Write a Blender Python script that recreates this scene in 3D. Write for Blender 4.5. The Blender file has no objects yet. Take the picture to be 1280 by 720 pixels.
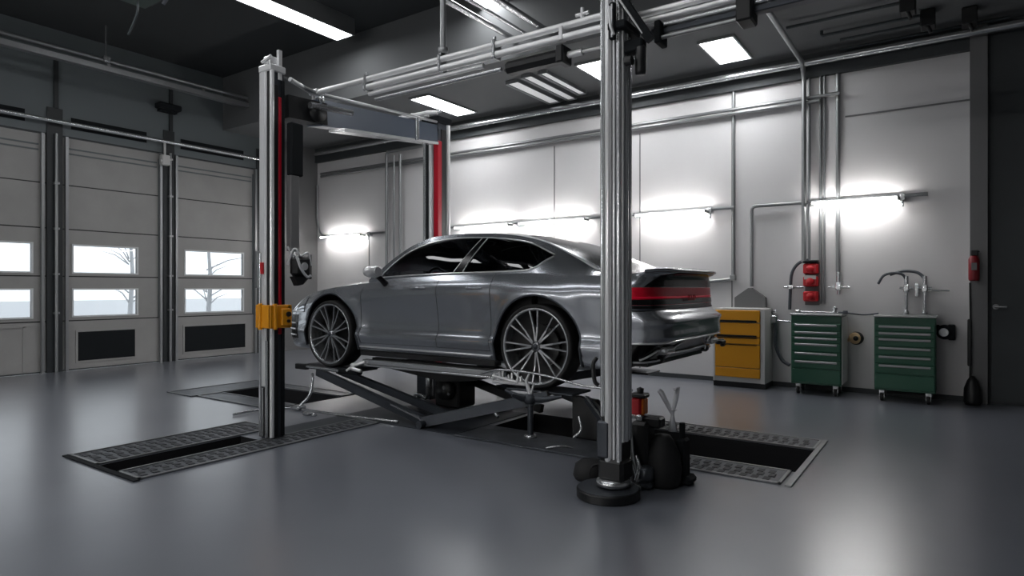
import bpy, math, random
import numpy as np
from mathutils import Vector, Matrix, Euler

random.seed(4)
SC = bpy.context.scene
COL = SC.collection
PI = math.pi

# ------------------------------------------------------------------ camera
CAM_H = 1.3
YAW = math.atan2(.5687, .8226)
cd = bpy.data.cameras.new('camera'); cam = bpy.data.objects.new('camera', cd); COL.objects.link(cam)
cam.location = (0, 0, CAM_H); cam.rotation_euler = (PI/2, 0, YAW)
cd.sensor_width = 36; cd.lens = 795/1280*36; cd.clip_start = .05; cd.clip_end = 200
SC.camera = cam

# ------------------------------------------------------------------ view, world, light levels
SC.view_settings.view_transform = 'Standard'; SC.view_settings.look = 'None'
SC.view_settings.gamma = 1; SC.view_settings.use_curve_mapping = False
SC.view_settings.exposure = 0.12
WORLD_STRENGTH = 1.6
FILL_TUBE = 70.0     # added fill tubes on the wall behind the camera
TUBE = 90.0          # wall tubes
PANEL = 24.0          # ceiling panels in view
STRIP = 16.0
FILL_PANEL = 9.0     # added fill panels overhead, out of view
w = bpy.data.worlds.new('overcast'); SC.world = w; w.use_nodes = True
wn = w.node_tree.nodes; wl = w.node_tree.links
wn['Background'].inputs['Color'].default_value = (.93, .96, 1, 1)
wn['Background'].inputs['Strength'].default_value = WORLD_STRENGTH

# ------------------------------------------------------------------ materials
def rgb(r, g, b): return tuple(((v/255+.055)/1.055)**2.4 if v > 10 else v/255/12.92 for v in (r, g, b))+(1,)
def mat(name, col, rough=.5, metal=0, spec=None, coat=0, emit=None, es=0):
    m = bpy.data.materials.new(name); m.use_nodes = True
    b = m.node_tree.nodes['Principled BSDF']
    b.inputs['Base Color'].default_value = col if len(col) == 4 else rgb(*col)
    b.inputs['Roughness'].default_value = rough; b.inputs['Metallic'].default_value = metal
    if spec is not None: b.inputs['Specular IOR Level'].default_value = spec
    if coat: b.inputs['Coat Weight'].default_value = coat; b.inputs['Coat Roughness'].default_value = .06
    if emit: b.inputs['Emission Color'].default_value = emit; b.inputs['Emission Strength'].default_value = es
    return m
def nz(m, scale, lo, hi, dest='Base Color', detail=6, stretch=None, rough=.55, p=(.35, .7)):
    """noise -> colour or value ramp into an input"""
    n = m.node_tree.nodes; l = m.node_tree.links; b = n['Principled BSDF']
    tc = n.new('ShaderNodeTexCoord'); mp = n.new('ShaderNodeMapping'); no = n.new('ShaderNodeTexNoise'); cr = n.new('ShaderNodeValToRGB')
    l.new(tc.outputs['Object'], mp.inputs['Vector']); l.new(mp.outputs[0], no.inputs['Vector']); l.new(no.outputs['Fac'], cr.inputs[0])
    no.inputs['Scale'].default_value = scale; no.inputs['Detail'].default_value = detail; no.inputs['Roughness'].default_value = rough
    if stretch: mp.inputs['Scale'].default_value = stretch
    cr.color_ramp.elements[0].position, cr.color_ramp.elements[1].position = p
    if dest == 'Base Color':
        cr.color_ramp.elements[0].color, cr.color_ramp.elements[1].color = lo, hi
    else:
        cr.color_ramp.elements[0].color = (lo,)*3+(1,); cr.color_ramp.elements[1].color = (hi,)*3+(1,)
    l.new(cr.outputs[0], b.inputs[dest]); return no
def bump(m, scale, strength, dist=.01, detail=4, stretch=None):
    n = m.node_tree.nodes; l = m.node_tree.links; b = n['Principled BSDF']
    tc = n.new('ShaderNodeTexCoord'); mp = n.new('ShaderNodeMapping'); no = n.new('ShaderNodeTexNoise'); bu = n.new('ShaderNodeBump')
    l.new(tc.outputs['Object'], mp.inputs['Vector']); l.new(mp.outputs[0], no.inputs['Vector'])
    if stretch: mp.inputs['Scale'].default_value = stretch
    no.inputs['Scale'].default_value = scale; no.inputs['Detail'].default_value = detail
    l.new(no.outputs['Fac'], bu.inputs['Height']); bu.inputs['Strength'].default_value = strength; bu.inputs['Distance'].default_value = dist
    l.new(bu.outputs[0], b.inputs['Normal'])
def glassmat(name, tint, gloss_rough=.02, ior=1.5):
    m = bpy.data.materials.new(name); m.use_nodes = True; n = m.node_tree.nodes; l = m.node_tree.links
    n.remove(n['Principled BSDF'])
    t = n.new('ShaderNodeBsdfTransparent'); g = n.new('ShaderNodeBsdfGlossy'); f = n.new('ShaderNodeFresnel'); mx = n.new('ShaderNodeMixShader')
    t.inputs['Color'].default_value = tint; g.inputs['Roughness'].default_value = gloss_rough; f.inputs['IOR'].default_value = ior
    l.new(f.outputs[0], mx.inputs[0]); l.new(t.outputs[0], mx.inputs[1]); l.new(g.outputs[0], mx.inputs[2])
    l.new(mx.outputs[0], n['Material Output'].inputs['Surface']); return m
M = {}
M['floor'] = mat('epoxy_floor', (128, 133, 142), .26, 0, .7, coat=1)
M['floor'].node_tree.nodes['Principled BSDF'].inputs['Coat Roughness'].default_value = .30
M['floor'].node_tree.nodes['Principled BSDF'].inputs['Coat IOR'].default_value = 1.8
nz(M['floor'], .9, rgb(98, 102, 111), rgb(122, 126, 135), detail=8, rough=.5, p=(.1, .9))
M['white_wall'] = mat('white_wall_panel', (212, 211, 211), .5); nz(M['white_wall'], .8, rgb(208, 206, 206), rgb(215, 214, 214), detail=5)
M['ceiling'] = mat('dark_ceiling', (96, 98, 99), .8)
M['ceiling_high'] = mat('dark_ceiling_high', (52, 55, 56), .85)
M['back_wall'] = mat('grey_back_wall', (150, 151, 152), .8)
M['door_frame'] = mat('garage_dark_frame', (38, 42, 44), .5)
M['header'] = mat('header_panel', (100, 107, 109), .6)
M['garage'] = mat('garage_panel', (150, 148, 146), .45); nz(M['garage'], 2, rgb(146, 145, 143), rgb(154, 153, 151), detail=5)
M['vent'] = mat('black_vent', (24, 27, 30), .8, 0, .2)
M['gasket'] = mat('window_frame_white', (205, 207, 208), .4)
M['dark_wall'] = mat('dark_painted_wall', (58, 62, 64), .6)
M['pil'] = mat('grey_pilaster', (110, 110, 110), .6)
M['seam'] = mat('panel_seam', (120, 120, 120), .7)
M['steel'] = mat('brushed_steel', (196, 198, 200), .26, .85)
M['bright'] = mat('bright_aluminium', (236, 237, 238), .24, .35)
M['alu'] = mat('anodised_aluminium', (205, 207, 209), .26, .75)
M['pipe'] = mat('galvanised_pipe', (150, 152, 153), .38, .7)
M['dsteel'] = mat('dark_steel', (66, 70, 76), .38, .5)
M['dblue'] = mat('blue_grey_beam', (70, 80, 94), .4, .3)
M['black'] = mat('black_paint', (16, 17, 19), .45)
M['rubber'] = mat('black_rubber', (20, 20, 22), .7)
M['plate'] = mat('floor_plate', (88, 92, 98), .38, .5); nz(M['plate'], 5, rgb(70, 74, 80), rgb(100, 104, 110), detail=6)
M['grate'] = mat('tread_plate', (92, 95, 100), .45, .5)
M['tread'] = mat('tread_pattern', (52, 54, 58), .6)
M['pit'] = mat('pit_black', (10, 11, 16), .8)
M['red'] = mat('red_strip', (176, 10, 36), .35)
M['redp'] = mat('red_plastic', (186, 20, 32), .4)
M['redx'] = mat('red_extinguisher', (120, 16, 26), .45)
M['amber'] = mat('amber_plastic', (214, 110, 30), .35)
M['yellow'] = mat('yellow_paint', (226, 150, 14), .4)
M['cabyel'] = mat('cabinet_yellow', (218, 150, 18), .45)
M['green'] = mat('cabinet_green', (20, 74, 54), .42)
M['greend'] = mat('cabinet_green_drawer', (23, 82, 60), .4)
M['white'] = mat('white_enamel', (196, 196, 194), .45)
M['hose'] = mat('grey_hose', (78, 82, 88), .45)
M['cream'] = mat('cream_plastic', (206, 176, 136), .5)
M['heater'] = mat('heater_casing', (70, 84, 78), .5)
M['cabled'] = mat('dark_cable', (46, 54, 58), .5)
M['paint'] = mat('silver_car_paint', (156, 160, 166), .24, .72, coat=.9)
M['trim'] = mat('car_chrome', (235, 236, 238), .16, .55)
M['piano'] = mat('gloss_black', (10, 10, 11), .2, spec=.35)
M['tyre'] = mat('tyre', (18, 18, 19), .65)
M['rim'] = mat('alloy_rim', (172, 174, 177), .26, .8)
M['disc'] = mat('brake_disc', (60, 60, 60), .4, 1)
M['lamp_red'] = mat('tail_lamp', (205, 12, 42), .35, spec=.3)
M['lamp_lit'] = mat('tail_lamp_bar', (200, 14, 50), .15, emit=rgb(230, 20, 60), es=.12)
M['headlamp'] = mat('head_lamp', (170, 176, 182), .08, .6, coat=1)
M['cabin'] = mat('cabin_trim', (24, 24, 25), .75)
M['seat'] = mat('seat_leather', (60, 60, 62), .6)
M['carglass'] = glassmat('tinted_glass', (.07, .073, .08, 1), .01, 1.5)
M['pane'] = glassmat('clear_pane', (.92, .94, .95, 1), .01, 1.35)
def emis(name, col, s):
    m = mat(name, (240, 240, 240), .5); b = m.node_tree.nodes['Principled BSDF']
    b.inputs['Emission Color'].default_value = col; b.inputs['Emission Strength'].default_value = s; return m
M['tube'] = emis('fluorescent_tube', (1, .985, .97, 1), TUBE)
M['fill_tube'] = emis('added_fill_tube', (1, .985, .97, 1), FILL_TUBE)
M['panel'] = emis('lit_ceiling_panel', (.97, .98, 1, 1), PANEL)
M['strip'] = emis('lit_strip_panel', (.97, .98, 1, 1), STRIP)
M['fillp'] = emis('added_fill_panel', (.97, .98, 1, 1), FILL_PANEL)
M['louvre'] = emis('dim_louvre', (.97, .98, 1, 1), .22)
M['asph'] = mat('outside_ground', (226, 228, 230), .9)
M['twig'] = mat('outside_wood', (168, 170, 172), .9)
M['outwall'] = mat('outside_rendered_wall', (222, 224, 226), .9)

# ------------------------------------------------------------------ pixel helpers: a viewing ray meets a real plane of the room
_f, _c, _s = 795., .8226, .5687
def ray(px, py):
    a = (px-640)/_f; return (_c*a-_s, _c+_s*a, -(py-360)/_f)
def onZ(px, py, z=0):
    r = ray(px, py); t = (z-CAM_H)/r[2]; return Vector((r[0]*t, r[1]*t, z))
def onY(px, py, Y):
    r = ray(px, py); t = Y/r[1]; return Vector((r[0]*t, Y, CAM_H+r[2]*t))
def onX(px, py, X):
    r = ray(px, py); t = X/r[0]; return Vector((X, r[1]*t, CAM_H+r[2]*t))

# ------------------------------------------------------------------ objects and mesh builder
def setp(o, label=None, cat=None, group=None, kind=None):
    if label: o['label'] = label
    if cat: o['category'] = cat
    if group: o['group'] = group
    if kind: o['kind'] = kind
    return o
def thing(name, loc, label=None, cat=None, group=None, rz=0, kind=None):
    o = bpy.data.objects.new(name, None); COL.objects.link(o); o.location = loc; o.rotation_euler = (0, 0, rz)
    o.empty_display_size = .1
    return setp(o, label, cat, group, kind)
def frame_matrix(o):
    m = Matrix.LocRotScale(o.location, o.rotation_euler, None)
    return frame_matrix(o.parent) @ m if o.parent else m
class MB:
    def __init__(s): s.v = []; s.f = []; s.sm = []
    def add(s, vs, fs, smooth=False):
        b = len(s.v); s.v += [Vector(v) for v in vs]
        for f in fs: s.f.append([b+i for i in f]); s.sm.append(smooth)
        return s
    def box(s, a, b, bev=0):
        x0, x1 = sorted((a[0], b[0])); y0, y1 = sorted((a[1], b[1])); z0, z1 = sorted((a[2], b[2]))
        bev = min(bev, (x1-x0)*.45, (y1-y0)*.45, (z1-z0)*.45)
        if bev <= 0:
            return s.add([(x, y, z) for z in (z0, z1) for y in (y0, y1) for x in (x0, x1)],
                         [(0, 2, 3, 1), (4, 5, 7, 6), (0, 1, 5, 4), (2, 6, 7, 3), (0, 4, 6, 2), (1, 3, 7, 5)])
        # chamfered box: 24 verts
        vs = []; idx = {}
        for i, x in enumerate((x0, x1)):
            for j, y in enumerate((y0, y1)):
                for k, z in enumerate((z0, z1)):
                    sx = 1 if i == 0 else -1; sy = 1 if j == 0 else -1; sz = 1 if k == 0 else -1
                    for ax, p in enumerate(((x, y+sy*bev, z+sz*bev), (x+sx*bev, y, z+sz*bev), (x+sx*bev, y+sy*bev, z))):
                        idx[i, j, k, ax] = len(vs); vs.append(p)
        fs = []
        for i in (0, 1):
            q = [idx[i, 0, 0, 0], idx[i, 1, 0, 0], idx[i, 1, 1, 0], idx[i, 0, 1, 0]]; fs.append(q if i else q[::-1])
            q = [idx[0, i, 0, 1], idx[1, i, 0, 1], idx[1, i, 1, 1], idx[0, i, 1, 1]]; fs.append(q[::-1] if i else q)
            q = [idx[0, 0, i, 2], idx[1, 0, i, 2], idx[1, 1, i, 2], idx[0, 1, i, 2]]; fs.append(q if i else q[::-1])
        for j in (0, 1):
            for k in (0, 1):
                q = [idx[0, j, k, 1], idx[0, j, k, 2], idx[1, j, k, 2], idx[1, j, k, 1]]; fs.append(q if j != k else q[::-1])
                q = [idx[j, 0, k, 0], idx[j, 0, k, 2], idx[j, 1, k, 2], idx[j, 1, k, 0]]; fs.append(q[::-1] if j != k else q)
                q = [idx[j, k, 0, 0], idx[j, k, 0, 1], idx[j, k, 1, 1], idx[j, k, 1, 0]]; fs.append(q if j != k else q[::-1])
        for i in (0, 1):
            for j in (0, 1):
                for k in (0, 1):
                    q = [idx[i, j, k, a] for a in (0, 1, 2)]; fs.append(q if (i+j+k) % 2 == 0 else q[::-1])
        return s.add(vs, fs)
    def tube(s, pts, r, n=10, caps=True, smooth=True):
        pts = [Vector(p) for p in pts]; rs = r if isinstance(r, (list, tuple)) else [r]*len(pts)
        vs = []; up = None
        for i, p in enumerate(pts):
            d = (pts[min(i+1, len(pts)-1)]-pts[max(i-1, 0)])
            if d.length < 1e-9: d = Vector((0, 0, 1))
            d.normalize()
            if up is None: up = Vector((0, 0, 1)) if abs(d.z) < .9 else Vector((1, 0, 0))
            a = up-d*up.dot(d)
            if a.length < 1e-4: a = d.orthogonal()
            a.normalize(); b = d.cross(a); up = a
            for k in range(n):
                t = 2*PI*k/n; vs.append(p+(a*math.cos(t)+b*math.sin(t))*rs[i])
        fs = [(i*n+k, i*n+(k+1) % n, (i+1)*n+(k+1) % n, (i+1)*n+k) for i in range(len(pts)-1) for k in range(n)]
        s.add(vs, fs, smooth)
        if caps:
            m = len(pts)-1
            s.add(vs[:n], [tuple(range(n))[::-1]]); s.add(vs[m*n:], [tuple(range(n))])
        return s
    def lathe(s, prof, axis='z', c=(0, 0, 0), n=32, smooth=True, closed=False):
        """prof: (radius, height) pairs"""
        vs = []
        for r, h in prof:
            for k in range(n):
                t = 2*PI*k/n; a, b = r*math.cos(t), r*math.sin(t)
                p = {'z': (a, b, h), 'y': (a, h, b), 'x': (h, a, b)}[axis]
                vs.append((p[0]+c[0], p[1]+c[1], p[2]+c[2]))
        m = len(prof); fs = []
        for i in range(m if closed else m-1):
            j = (i+1) % m
            for k in range(n):
                q = (i*n+k, i*n+(k+1) % n, j*n+(k+1) % n, j*n+k); fs.append(q if axis != 'y' else q[::-1])
        return s.add(vs, fs, smooth)
    def disc(s, c, r, h, axis='z', n=32, bev=.0):
        b = min(bev, r*.5, h*.49); s.lathe([(1e-4, 0), (r-b, 0), (r, b), (r, h-b), (r-b, h), (1e-4, h)], axis, c, n, False); return s
    def prism(s, poly, h0, h1, axis='z', smooth=False):
        """extrude a polygon (a,b) along an axis; z:(x,y) y:(x,z) x:(y,z)"""
        def P(a, b, h): return {'z': (a, b, h), 'y': (a, h, b), 'x': (h, a, b)}[axis]
        n = len(poly); vs = [P(a, b, h0) for a, b in poly]+[P(a, b, h1) for a, b in poly]
        s.add(vs, [(i, (i+1) % n, n+(i+1) % n, n+i) for i in range(n)], smooth)
        s.add(vs[:n], [tuple(range(n))[::-1]]); s.add(vs[n:], [tuple(range(n))]); return s
    def bar(s, a, b, w, h, up=(0, 0, 1)):
        """rectangular bar from a to b: w sideways, h along up"""
        a, b = Vector(a), Vector(b); d = (b-a).normalized(); u = Vector(up); u = (u-d*u.dot(d)).normalized(); r = d.cross(u)
        vs = [p+r*x*w/2+u*y*h/2 for p in (a, b) for x, y in ((-1, -1), (1, -1), (1, 1), (-1, 1))]
        return s.add(vs, [(3, 2, 1, 0), (4, 5, 6, 7), (0, 1, 5, 4), (1, 2, 6, 5), (2, 3, 7, 6), (3, 0, 4, 7)])
    def build(s, name, m, parent=None, label=None, cat=None, group=None, kind=None, local=False, bevel=0, fixn=True, weld=0):
        """local=True: vertices are already in the parent's frame, else in world space"""
        vs = s.v
        if parent is not None:
            loc = Vector((0, 0, 0))
            if not local: inv = frame_matrix(parent).inverted(); vs = [inv @ v for v in vs]
        else:
            xs = [v.x for v in vs]; ys = [v.y for v in vs]; zs = [v.z for v in vs]
            loc = Vector(((min(xs)+max(xs))/2, (min(ys)+max(ys))/2, min(zs))); vs = [v-loc for v in vs]
        me = bpy.data.meshes.new(name); me.from_pydata([tuple(v) for v in vs], [], s.f)
        me.polygons.foreach_set('use_smooth', s.sm)
        if weld or fixn:
            import bmesh
            bm = bmesh.new(); bm.from_mesh(me)
            if weld: bmesh.ops.remove_doubles(bm, verts=bm.verts, dist=weld)
            if fixn: bmesh.ops.recalc_face_normals(bm, faces=bm.faces)
            bm.to_mesh(me); bm.free()
        me.materials.append(m); me.update()
        o = bpy.data.objects.new(name, me); COL.objects.link(o); o.location = loc
        if parent is not None: o.parent = parent
        if bevel:
            b = o.modifiers.new('bevel', 'BEVEL'); b.width = bevel; b.segments = 2; b.limit_method = 'ANGLE'; b.angle_limit = .6
        return setp(o, label, cat, group, kind)
def arc(p0, p1, p2, n=8):
    p0, p1, p2 = Vector(p0), Vector(p1), Vector(p2)
    return [p0*(1-t)**2+p1*2*t*(1-t)+p2*t*t for t in [i/n for i in range(n+1)]]
def smooth_path(pts, n=6):
    """Catmull-Rom through the points"""
    P = [Vector(p) for p in pts]; P = [P[0]*2-P[1]]+P+[P[-1]*2-P[-2]]; out = []
    for i in range(1, len(P)-2):
        a, b, c, d = P[i-1:i+3]
        for k in range(n):
            t = k/n; out.append(.5*((2*b)+(c-a)*t+(2*a-5*b+4*c-d)*t*t+(3*b-a-3*c+d)*t**3))
    return out+[P[-2]]
def elbow(pts, r=.08, n=5):
    """polyline with rounded corners"""
    P = [Vector(p) for p in pts]; out = [P[0]]
    for i in range(1, len(P)-1):
        a = (P[i-1]-P[i]); b = (P[i+1]-P[i]); ra = min(r, a.length*.45, b.length*.45)
        out += arc(P[i]+a.normalized()*ra, P[i], P[i]+b.normalized()*ra, n)
    return out+[P[-1]]

# ================================================================== ROOM
W = 8.95      # long white wall (y)
L = -11.41    # garage door wall (x)
XR = 4.2; YB = -4.0; HC = 5.3; LC = 4.3; BK = 6.95
def rect_floor(xs, ys, holes, z, mb):
    for i in range(len(xs)-1):
        for j in range(len(ys)-1):
            cx, cy = (xs[i]+xs[i+1])/2, (ys[j]+ys[j+1])/2
            if any(a < cx < b and c < cy < d for a, b, c, d in holes): continue
            mb.add([(xs[i], ys[j], z), (xs[i+1], ys[j], z), (xs[i+1], ys[j+1], z), (xs[i], ys[j+1], z)], [(0, 1, 2, 3)])
# slots in the floor
SLOT_L = (-5.14, -4.83, 2.10, 3.24)
SLOT_R = (-3.55, -.90, 4.83, 5.56)
SLOT_F = (-7.45, -5.98, 4.45, 5.08)
holes = [SLOT_L, SLOT_R, SLOT_F]
xs = sorted({L, XR, *[h[0] for h in holes], *[h[1] for h in holes]}); ys = sorted({YB, W, *[h[2] for h in holes], *[h[3] for h in holes]})
mb = MB(); rect_floor(xs, ys, holes, 0, mb)
mb.build('floor', M['floor'], kind='structure', weld=1e-4)
for h, dep in ((SLOT_L, .35), (SLOT_R, .9), (SLOT_F, .7)):
    a, b, c, d = h; mb = MB(); V = [(a, c, 0), (b, c, 0), (b, d, 0), (a, d, 0), (a, c, -dep), (b, c, -dep), (b, d, -dep), (a, d, -dep)]
    mb.add(V, [(0, 4, 5, 1), (1, 5, 6, 2), (2, 6, 7, 3), (3, 7, 4, 0), (4, 7, 6, 5)])
    mb.build('trim_1', M['pit'], kind='structure', fixn=False)

MB().box((L-.02, BK-.12, LC), (XR, BK, HC)).build('trim_2', M['ceiling'], kind='structure')          # bulkhead
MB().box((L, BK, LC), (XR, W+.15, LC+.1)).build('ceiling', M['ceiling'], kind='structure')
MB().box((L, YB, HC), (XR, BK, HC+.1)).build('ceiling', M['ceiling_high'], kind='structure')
MB().box((L-.4, W, 0), (.33, W+.15, LC)).build('wall_right', M['white_wall'], kind='structure')
MB().box((.33, W, 0), (XR, W+.15, LC)).build('wall_right', M['dark_wall'], kind='structure')
MB().box((XR, YB, 0), (XR+.1, W, HC)).build('wall_far_right', M['back_wall'], kind='structure')
MB().box((L, YB-.1, 0), (XR, YB, HC)).build('wall_back', M['back_wall'], kind='structure')

# ---- garage door wall: frame with three door openings
D1 = (2.43, 3.96); D2 = (4.17, 5.71); D3 = (5.90, 7.53)
HD = 3.66
mb = MB()
mb.box((L-.25, YB, 0), (L, 2.26, HC)); mb.box((L-.25, 2.26, HD+.42), (L, W, HC))
mb.box((L-.25, 7.60, 0), (L, W, HD+.42))
mb.build('wall_left', M['header'], kind='structure')
mb = MB()
for y0, y1 in ((2.26, 2.43), (3.96, 4.17), (5.71, 5.90), (7.53, 7.60)):
    mb.box((L-.12, y0, 0), (L+.02, y1, HD+.42))
mb.box((L-.12, 2.26, HD), (L, 7.6, HD+.02)); mb.box((L-.14, 2.26, 0), (L-.01, 7.6, .022))
mb.build('trim_3', M['door_frame'], kind='structure')
for y in (3.96+.12, 5.71+.13, 2.36):     # dark flashing above the posts
    MB().box((L, y-.03, HD+.42), (L+.03, y+.03, 4.9)).build('trim_4', M['door_frame'], kind='structure')
SEAM = [0, .78, 1.48, 2.22, 2.91, HD]
WINZ = ((.86, 1.27), (1.55, 1.97))
def garage_door(n, y0, y1, wy0, wy1, vy0, vy1, vent=True):
    root = thing('door_%d' % n, (L-.05, (y0+y1)/2, 0), kind='structure')
    x0, x1 = L-.07, L-.02
    for i in range(5):
        z0, z1 = SEAM[i]+(.012 if i else .0), SEAM[i+1]-.006
        mb = MB()
        if i in (1, 2):
            a, b = WINZ[i-1]
            mb.box((x0, y0, z0), (x1, wy0, z1)); mb.box((x0, wy1, z0), (x1, y1, z1)); mb.box((x0, wy0, z0), (x1, wy1, a)); mb.box((x0, wy0, b), (x1, wy1, z1))
        else: mb.box((x0, y0, z0), (x1, y1, z1))
        mb.build('door_panel', M['garage'], root)
        if i in (1, 2):
            f = MB(); t = .025
            f.box((x1-.01, wy0-t, a-t), (x1+.012, wy1+t, a)); f.box((x1-.01, wy0-t, b), (x1+.012, wy1+t, b+t)); f.box((x1-.01, wy0-t, a), (x1+.012, wy0, b)); f.box((x1-.01, wy1, a), (x1+.012, wy1+t, b))
            fr = f.build('window_frame', M['gasket'], root)
            MB().box((x0+.02, wy0, a), (x0+.028, wy1, b)).build('pane', M['pane'], fr)
    # seams between the sections and upper ribs
    mb = MB()
    for z in SEAM[1:-1]: mb.box((x0+.01, y0, z-.008), (x1-.012, y1, z+.014))
    mb.build('section_joint', M['black'], root)
    mb = MB()
    for z in (3.40, 3.48): mb.box((x1, y0+.08, z), (x1+.015, y1-.1, z+.02))
    mb.box((x1, y0+.04, SEAM[1]+.0), (x1+.012, y0+.065, HD-.1)); mb.box((x1, y1-.075, SEAM[1]), (x1+.012, y1-.05, HD-.1))
    mb.build('raised_rib', M['header'], root)
    if vent:
        MB().box((x1, vy0, .14), (x1+.006, vy1, .60)).build('black_panel', M['vent'], root)
        t = .03; f = MB()
        f.box((x1, vy0-t, .14-t), (x1+.014, vy1+t, .14)); f.box((x1, vy0-t, .6), (x1+.014, vy1+t, .6+t)); f.box((x1, vy0-t, .14), (x1+.014, vy0, .6)); f.box((x1, vy1, .14), (x1+.014, vy1+t, .6))
        f.build('panel_frame', M['garage'], root)
    else:
        f = MB(); f.box((x1, y1-.30, .04), (x1+.012, y1-.27, .72)); f.box((x1, y0+.1, .70), (x1+.012, y1-.27, .73)); f.build('panel_frame', M['garage'], root)
    # header box with dark slot
    mb = MB(); mb.box((L-.10, y0, HD+.02), (L-.0, y1, HD+.42)); mb.build('header', M['header'], root)
    mb = MB(); mb.box((L, y0+.12, 3.80), (L+.012, y1-.28, 3.98)); mb.build('header_slot', M['vent'], root)
    return root
garage_door(1, D1[0], D1[1], 2.62, 3.77, 0, 0, False)
garage_door(2, D2[0], D2[1], 4.33, 5.28, 4.39, 5.25)
garage_door(3, D3[0], D3[1], 6.12, 7.25, 6.10, 7.30)
# vertical guide rails either side of each door
for y in (3.90, 4.22, 5.66, 5.93, 7.50, 2.47):
    MB().box((L+.0, y-.02, 0), (L+.05, y+.02, HD)).build('trim_5', M['pipe'], kind='structure')
for k, y in enumerate((4.07, 5.81)):
    mb = MB(); mb.tube([(L+.06, y, 0), (L+.06, y, HD+.02)], .022)
    for z in (.9, 1.5, 2.2, 2.9): mb.box((L+.02, y-.035, z), (L+.095, y+.035, z+.03))
    setp(mb.build('vertical_conduit', M['pipe']), ['steel conduit running up between the two left garage doors', 'steel conduit running up between the two right garage doors'][k], 'pipe')
# outside, seen through the small windows
MB().box((L-40, -25, -.25), (L-.3, 40, -.1)).build('ground_outside', M['asph'], kind='structure')
setp(MB().box((L-9, 2.0, -.1), (L-8.8, 40, .95)).build('yard_wall', M['outwall']), 'low pale wall outside behind the garage door windows', 'wall')
for k, (x, y, h) in enumerate(((L-7, 8.3, 3.5), (L-6, 12.4, 3.2), (L-4.2, 8.9, 3), (L-7.5, 16.2, 3.6), (L-5, 10.8, 2.5))):
    mb = MB(); mb.tube([(x, y, -.1), (x+.1, y+.05, h*.5), (x, y, h)], [.07, .05, .02], 6)
    for q in range(14):
        a = random.uniform(0, 2*PI); z = random.uniform(.7, h*.9); l = random.uniform(.5, 1.2)
        mb.tube([(x, y, z), (x+math.cos(a)*l*.5, y+math.sin(a)*l*.5, z+.25), (x+math.cos(a)*l, y+math.sin(a)*l, z+.35)], [.02, .013, .005], 5)
    setp(mb.build('bare_tree', M['twig']), 'bare grey tree outside seen through the garage door windows', 'tree', 'bare trees outside the garage doors')

# corner pilaster and wall seams
MB().box((L, 8.05, 0), (L+.09, W, LC)).build('trim_6', M['pil'], kind='structure')
for px in (693, 915, 800):
    p = onY(px, 300, W); MB().box((p.x-.008, W-.006, .1), (p.x+.008, W, 3.62)).build('trim_7', M['seam'], kind='structure')
MB().box((-1.1, W-.008, 3.44), (.2, W, 3.46)).build('trim_7', M['seam'], kind='structure')
MB().box((L, W-.07, 4.0), (.33, W, LC)).build('trim_8', M['dark_wall'], kind='structure')        # dark band under the ceiling
MB().box((L+.28, W-.02, 0), (.33, W, .06)).build('baseboard_right', M['dark_wall'], kind='structure')
# pilaster at the right end of the white wall with a channel
mb = MB(); mb.box((.17, W-.10, 0), (.33, W, LC)); mb.build('trim_9', M['pil'], kind='structure')
# dark personnel door
root = thing('door_4', (1.0, W, 0), kind='structure')
MB().box((.37, W-.03, .03), (1.35, W, 2.2)).build('door_leaf', M['dark_wall'], root)
h = MB(); h.disc((.406, W-.05, 1.09), .03, .02, 'y', 16); h.tube([(.406, W-.05, 1.09), (.406, W-.09, 1.09), (.50, W-.09, 1.09)], .011, 8)
h.build('door_handle', M['pipe'], root)

# ================================================================== CEILING LAMPS
def lamp(name, x0, x1, y0, y1, z, m, label, cat='ceiling lamp', group=None, drop=None, div=None):
    root = thing(name, ((x0+x1)/2, (y0+y1)/2, z), label, cat, group)
    t = .025; top = drop if drop else z+.04
    f = MB(); f.box((x0-t, y0-t, z), (x0, y1+t, top)); f.box((x1, y0-t, z), (x1+t, y1+t, top)); f.box((x0, y0-t, z), (x1, y0, top)); f.box((x0, y1, z), (x1, y1+t, top))
    if div: f.box((x0, div-.012, z-.002), (x1, div+.012, z+.02))
    f.build('lamp_frame', M['pipe'], root)
    MB().box((x0, y0, z+.006), (x1, y1, z+.016)).build('diffuser', m, root)
    if drop: MB().box((x0, y0, z+.05), (x1, y1, drop-.01)).build('lamp_housing', M['ceiling'], root)
    return root
lamp('ceiling_panel_lamp', -2.53, -2.14, 7.68, 8.52, LC-.03, M['panel'], 'square lit ceiling panel lamp right of the front silver post', drop=LC)
lamp('ceiling_panel_lamp', -4.13, -3.76, 7.50, 8.35, LC-.03, M['panel'], 'small lit ceiling panel lamp half hidden behind the front silver post', drop=LC)
lamp('ceiling_panel_lamp', -7.02, -6.64, 7.35, 8.50, LC-.03, M['panel'], 'lit ceiling panel lamp just above the rear post with the red strip', drop=LC)
lamp('long_ceiling_lamp', -7.66, -7.32, 3.2, 6.42, 5.05, M['strip'], 'long lit strip lamp at the upper left, above the left post', drop=HC, div=5.72)
lamp('ceiling_panel_lamp', -5.2, -4.8, 5.9, 6.84, 5.05, M['strip'], 'lit ceiling panel lamp cut by the top edge above the crossrail', drop=HC)
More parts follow.
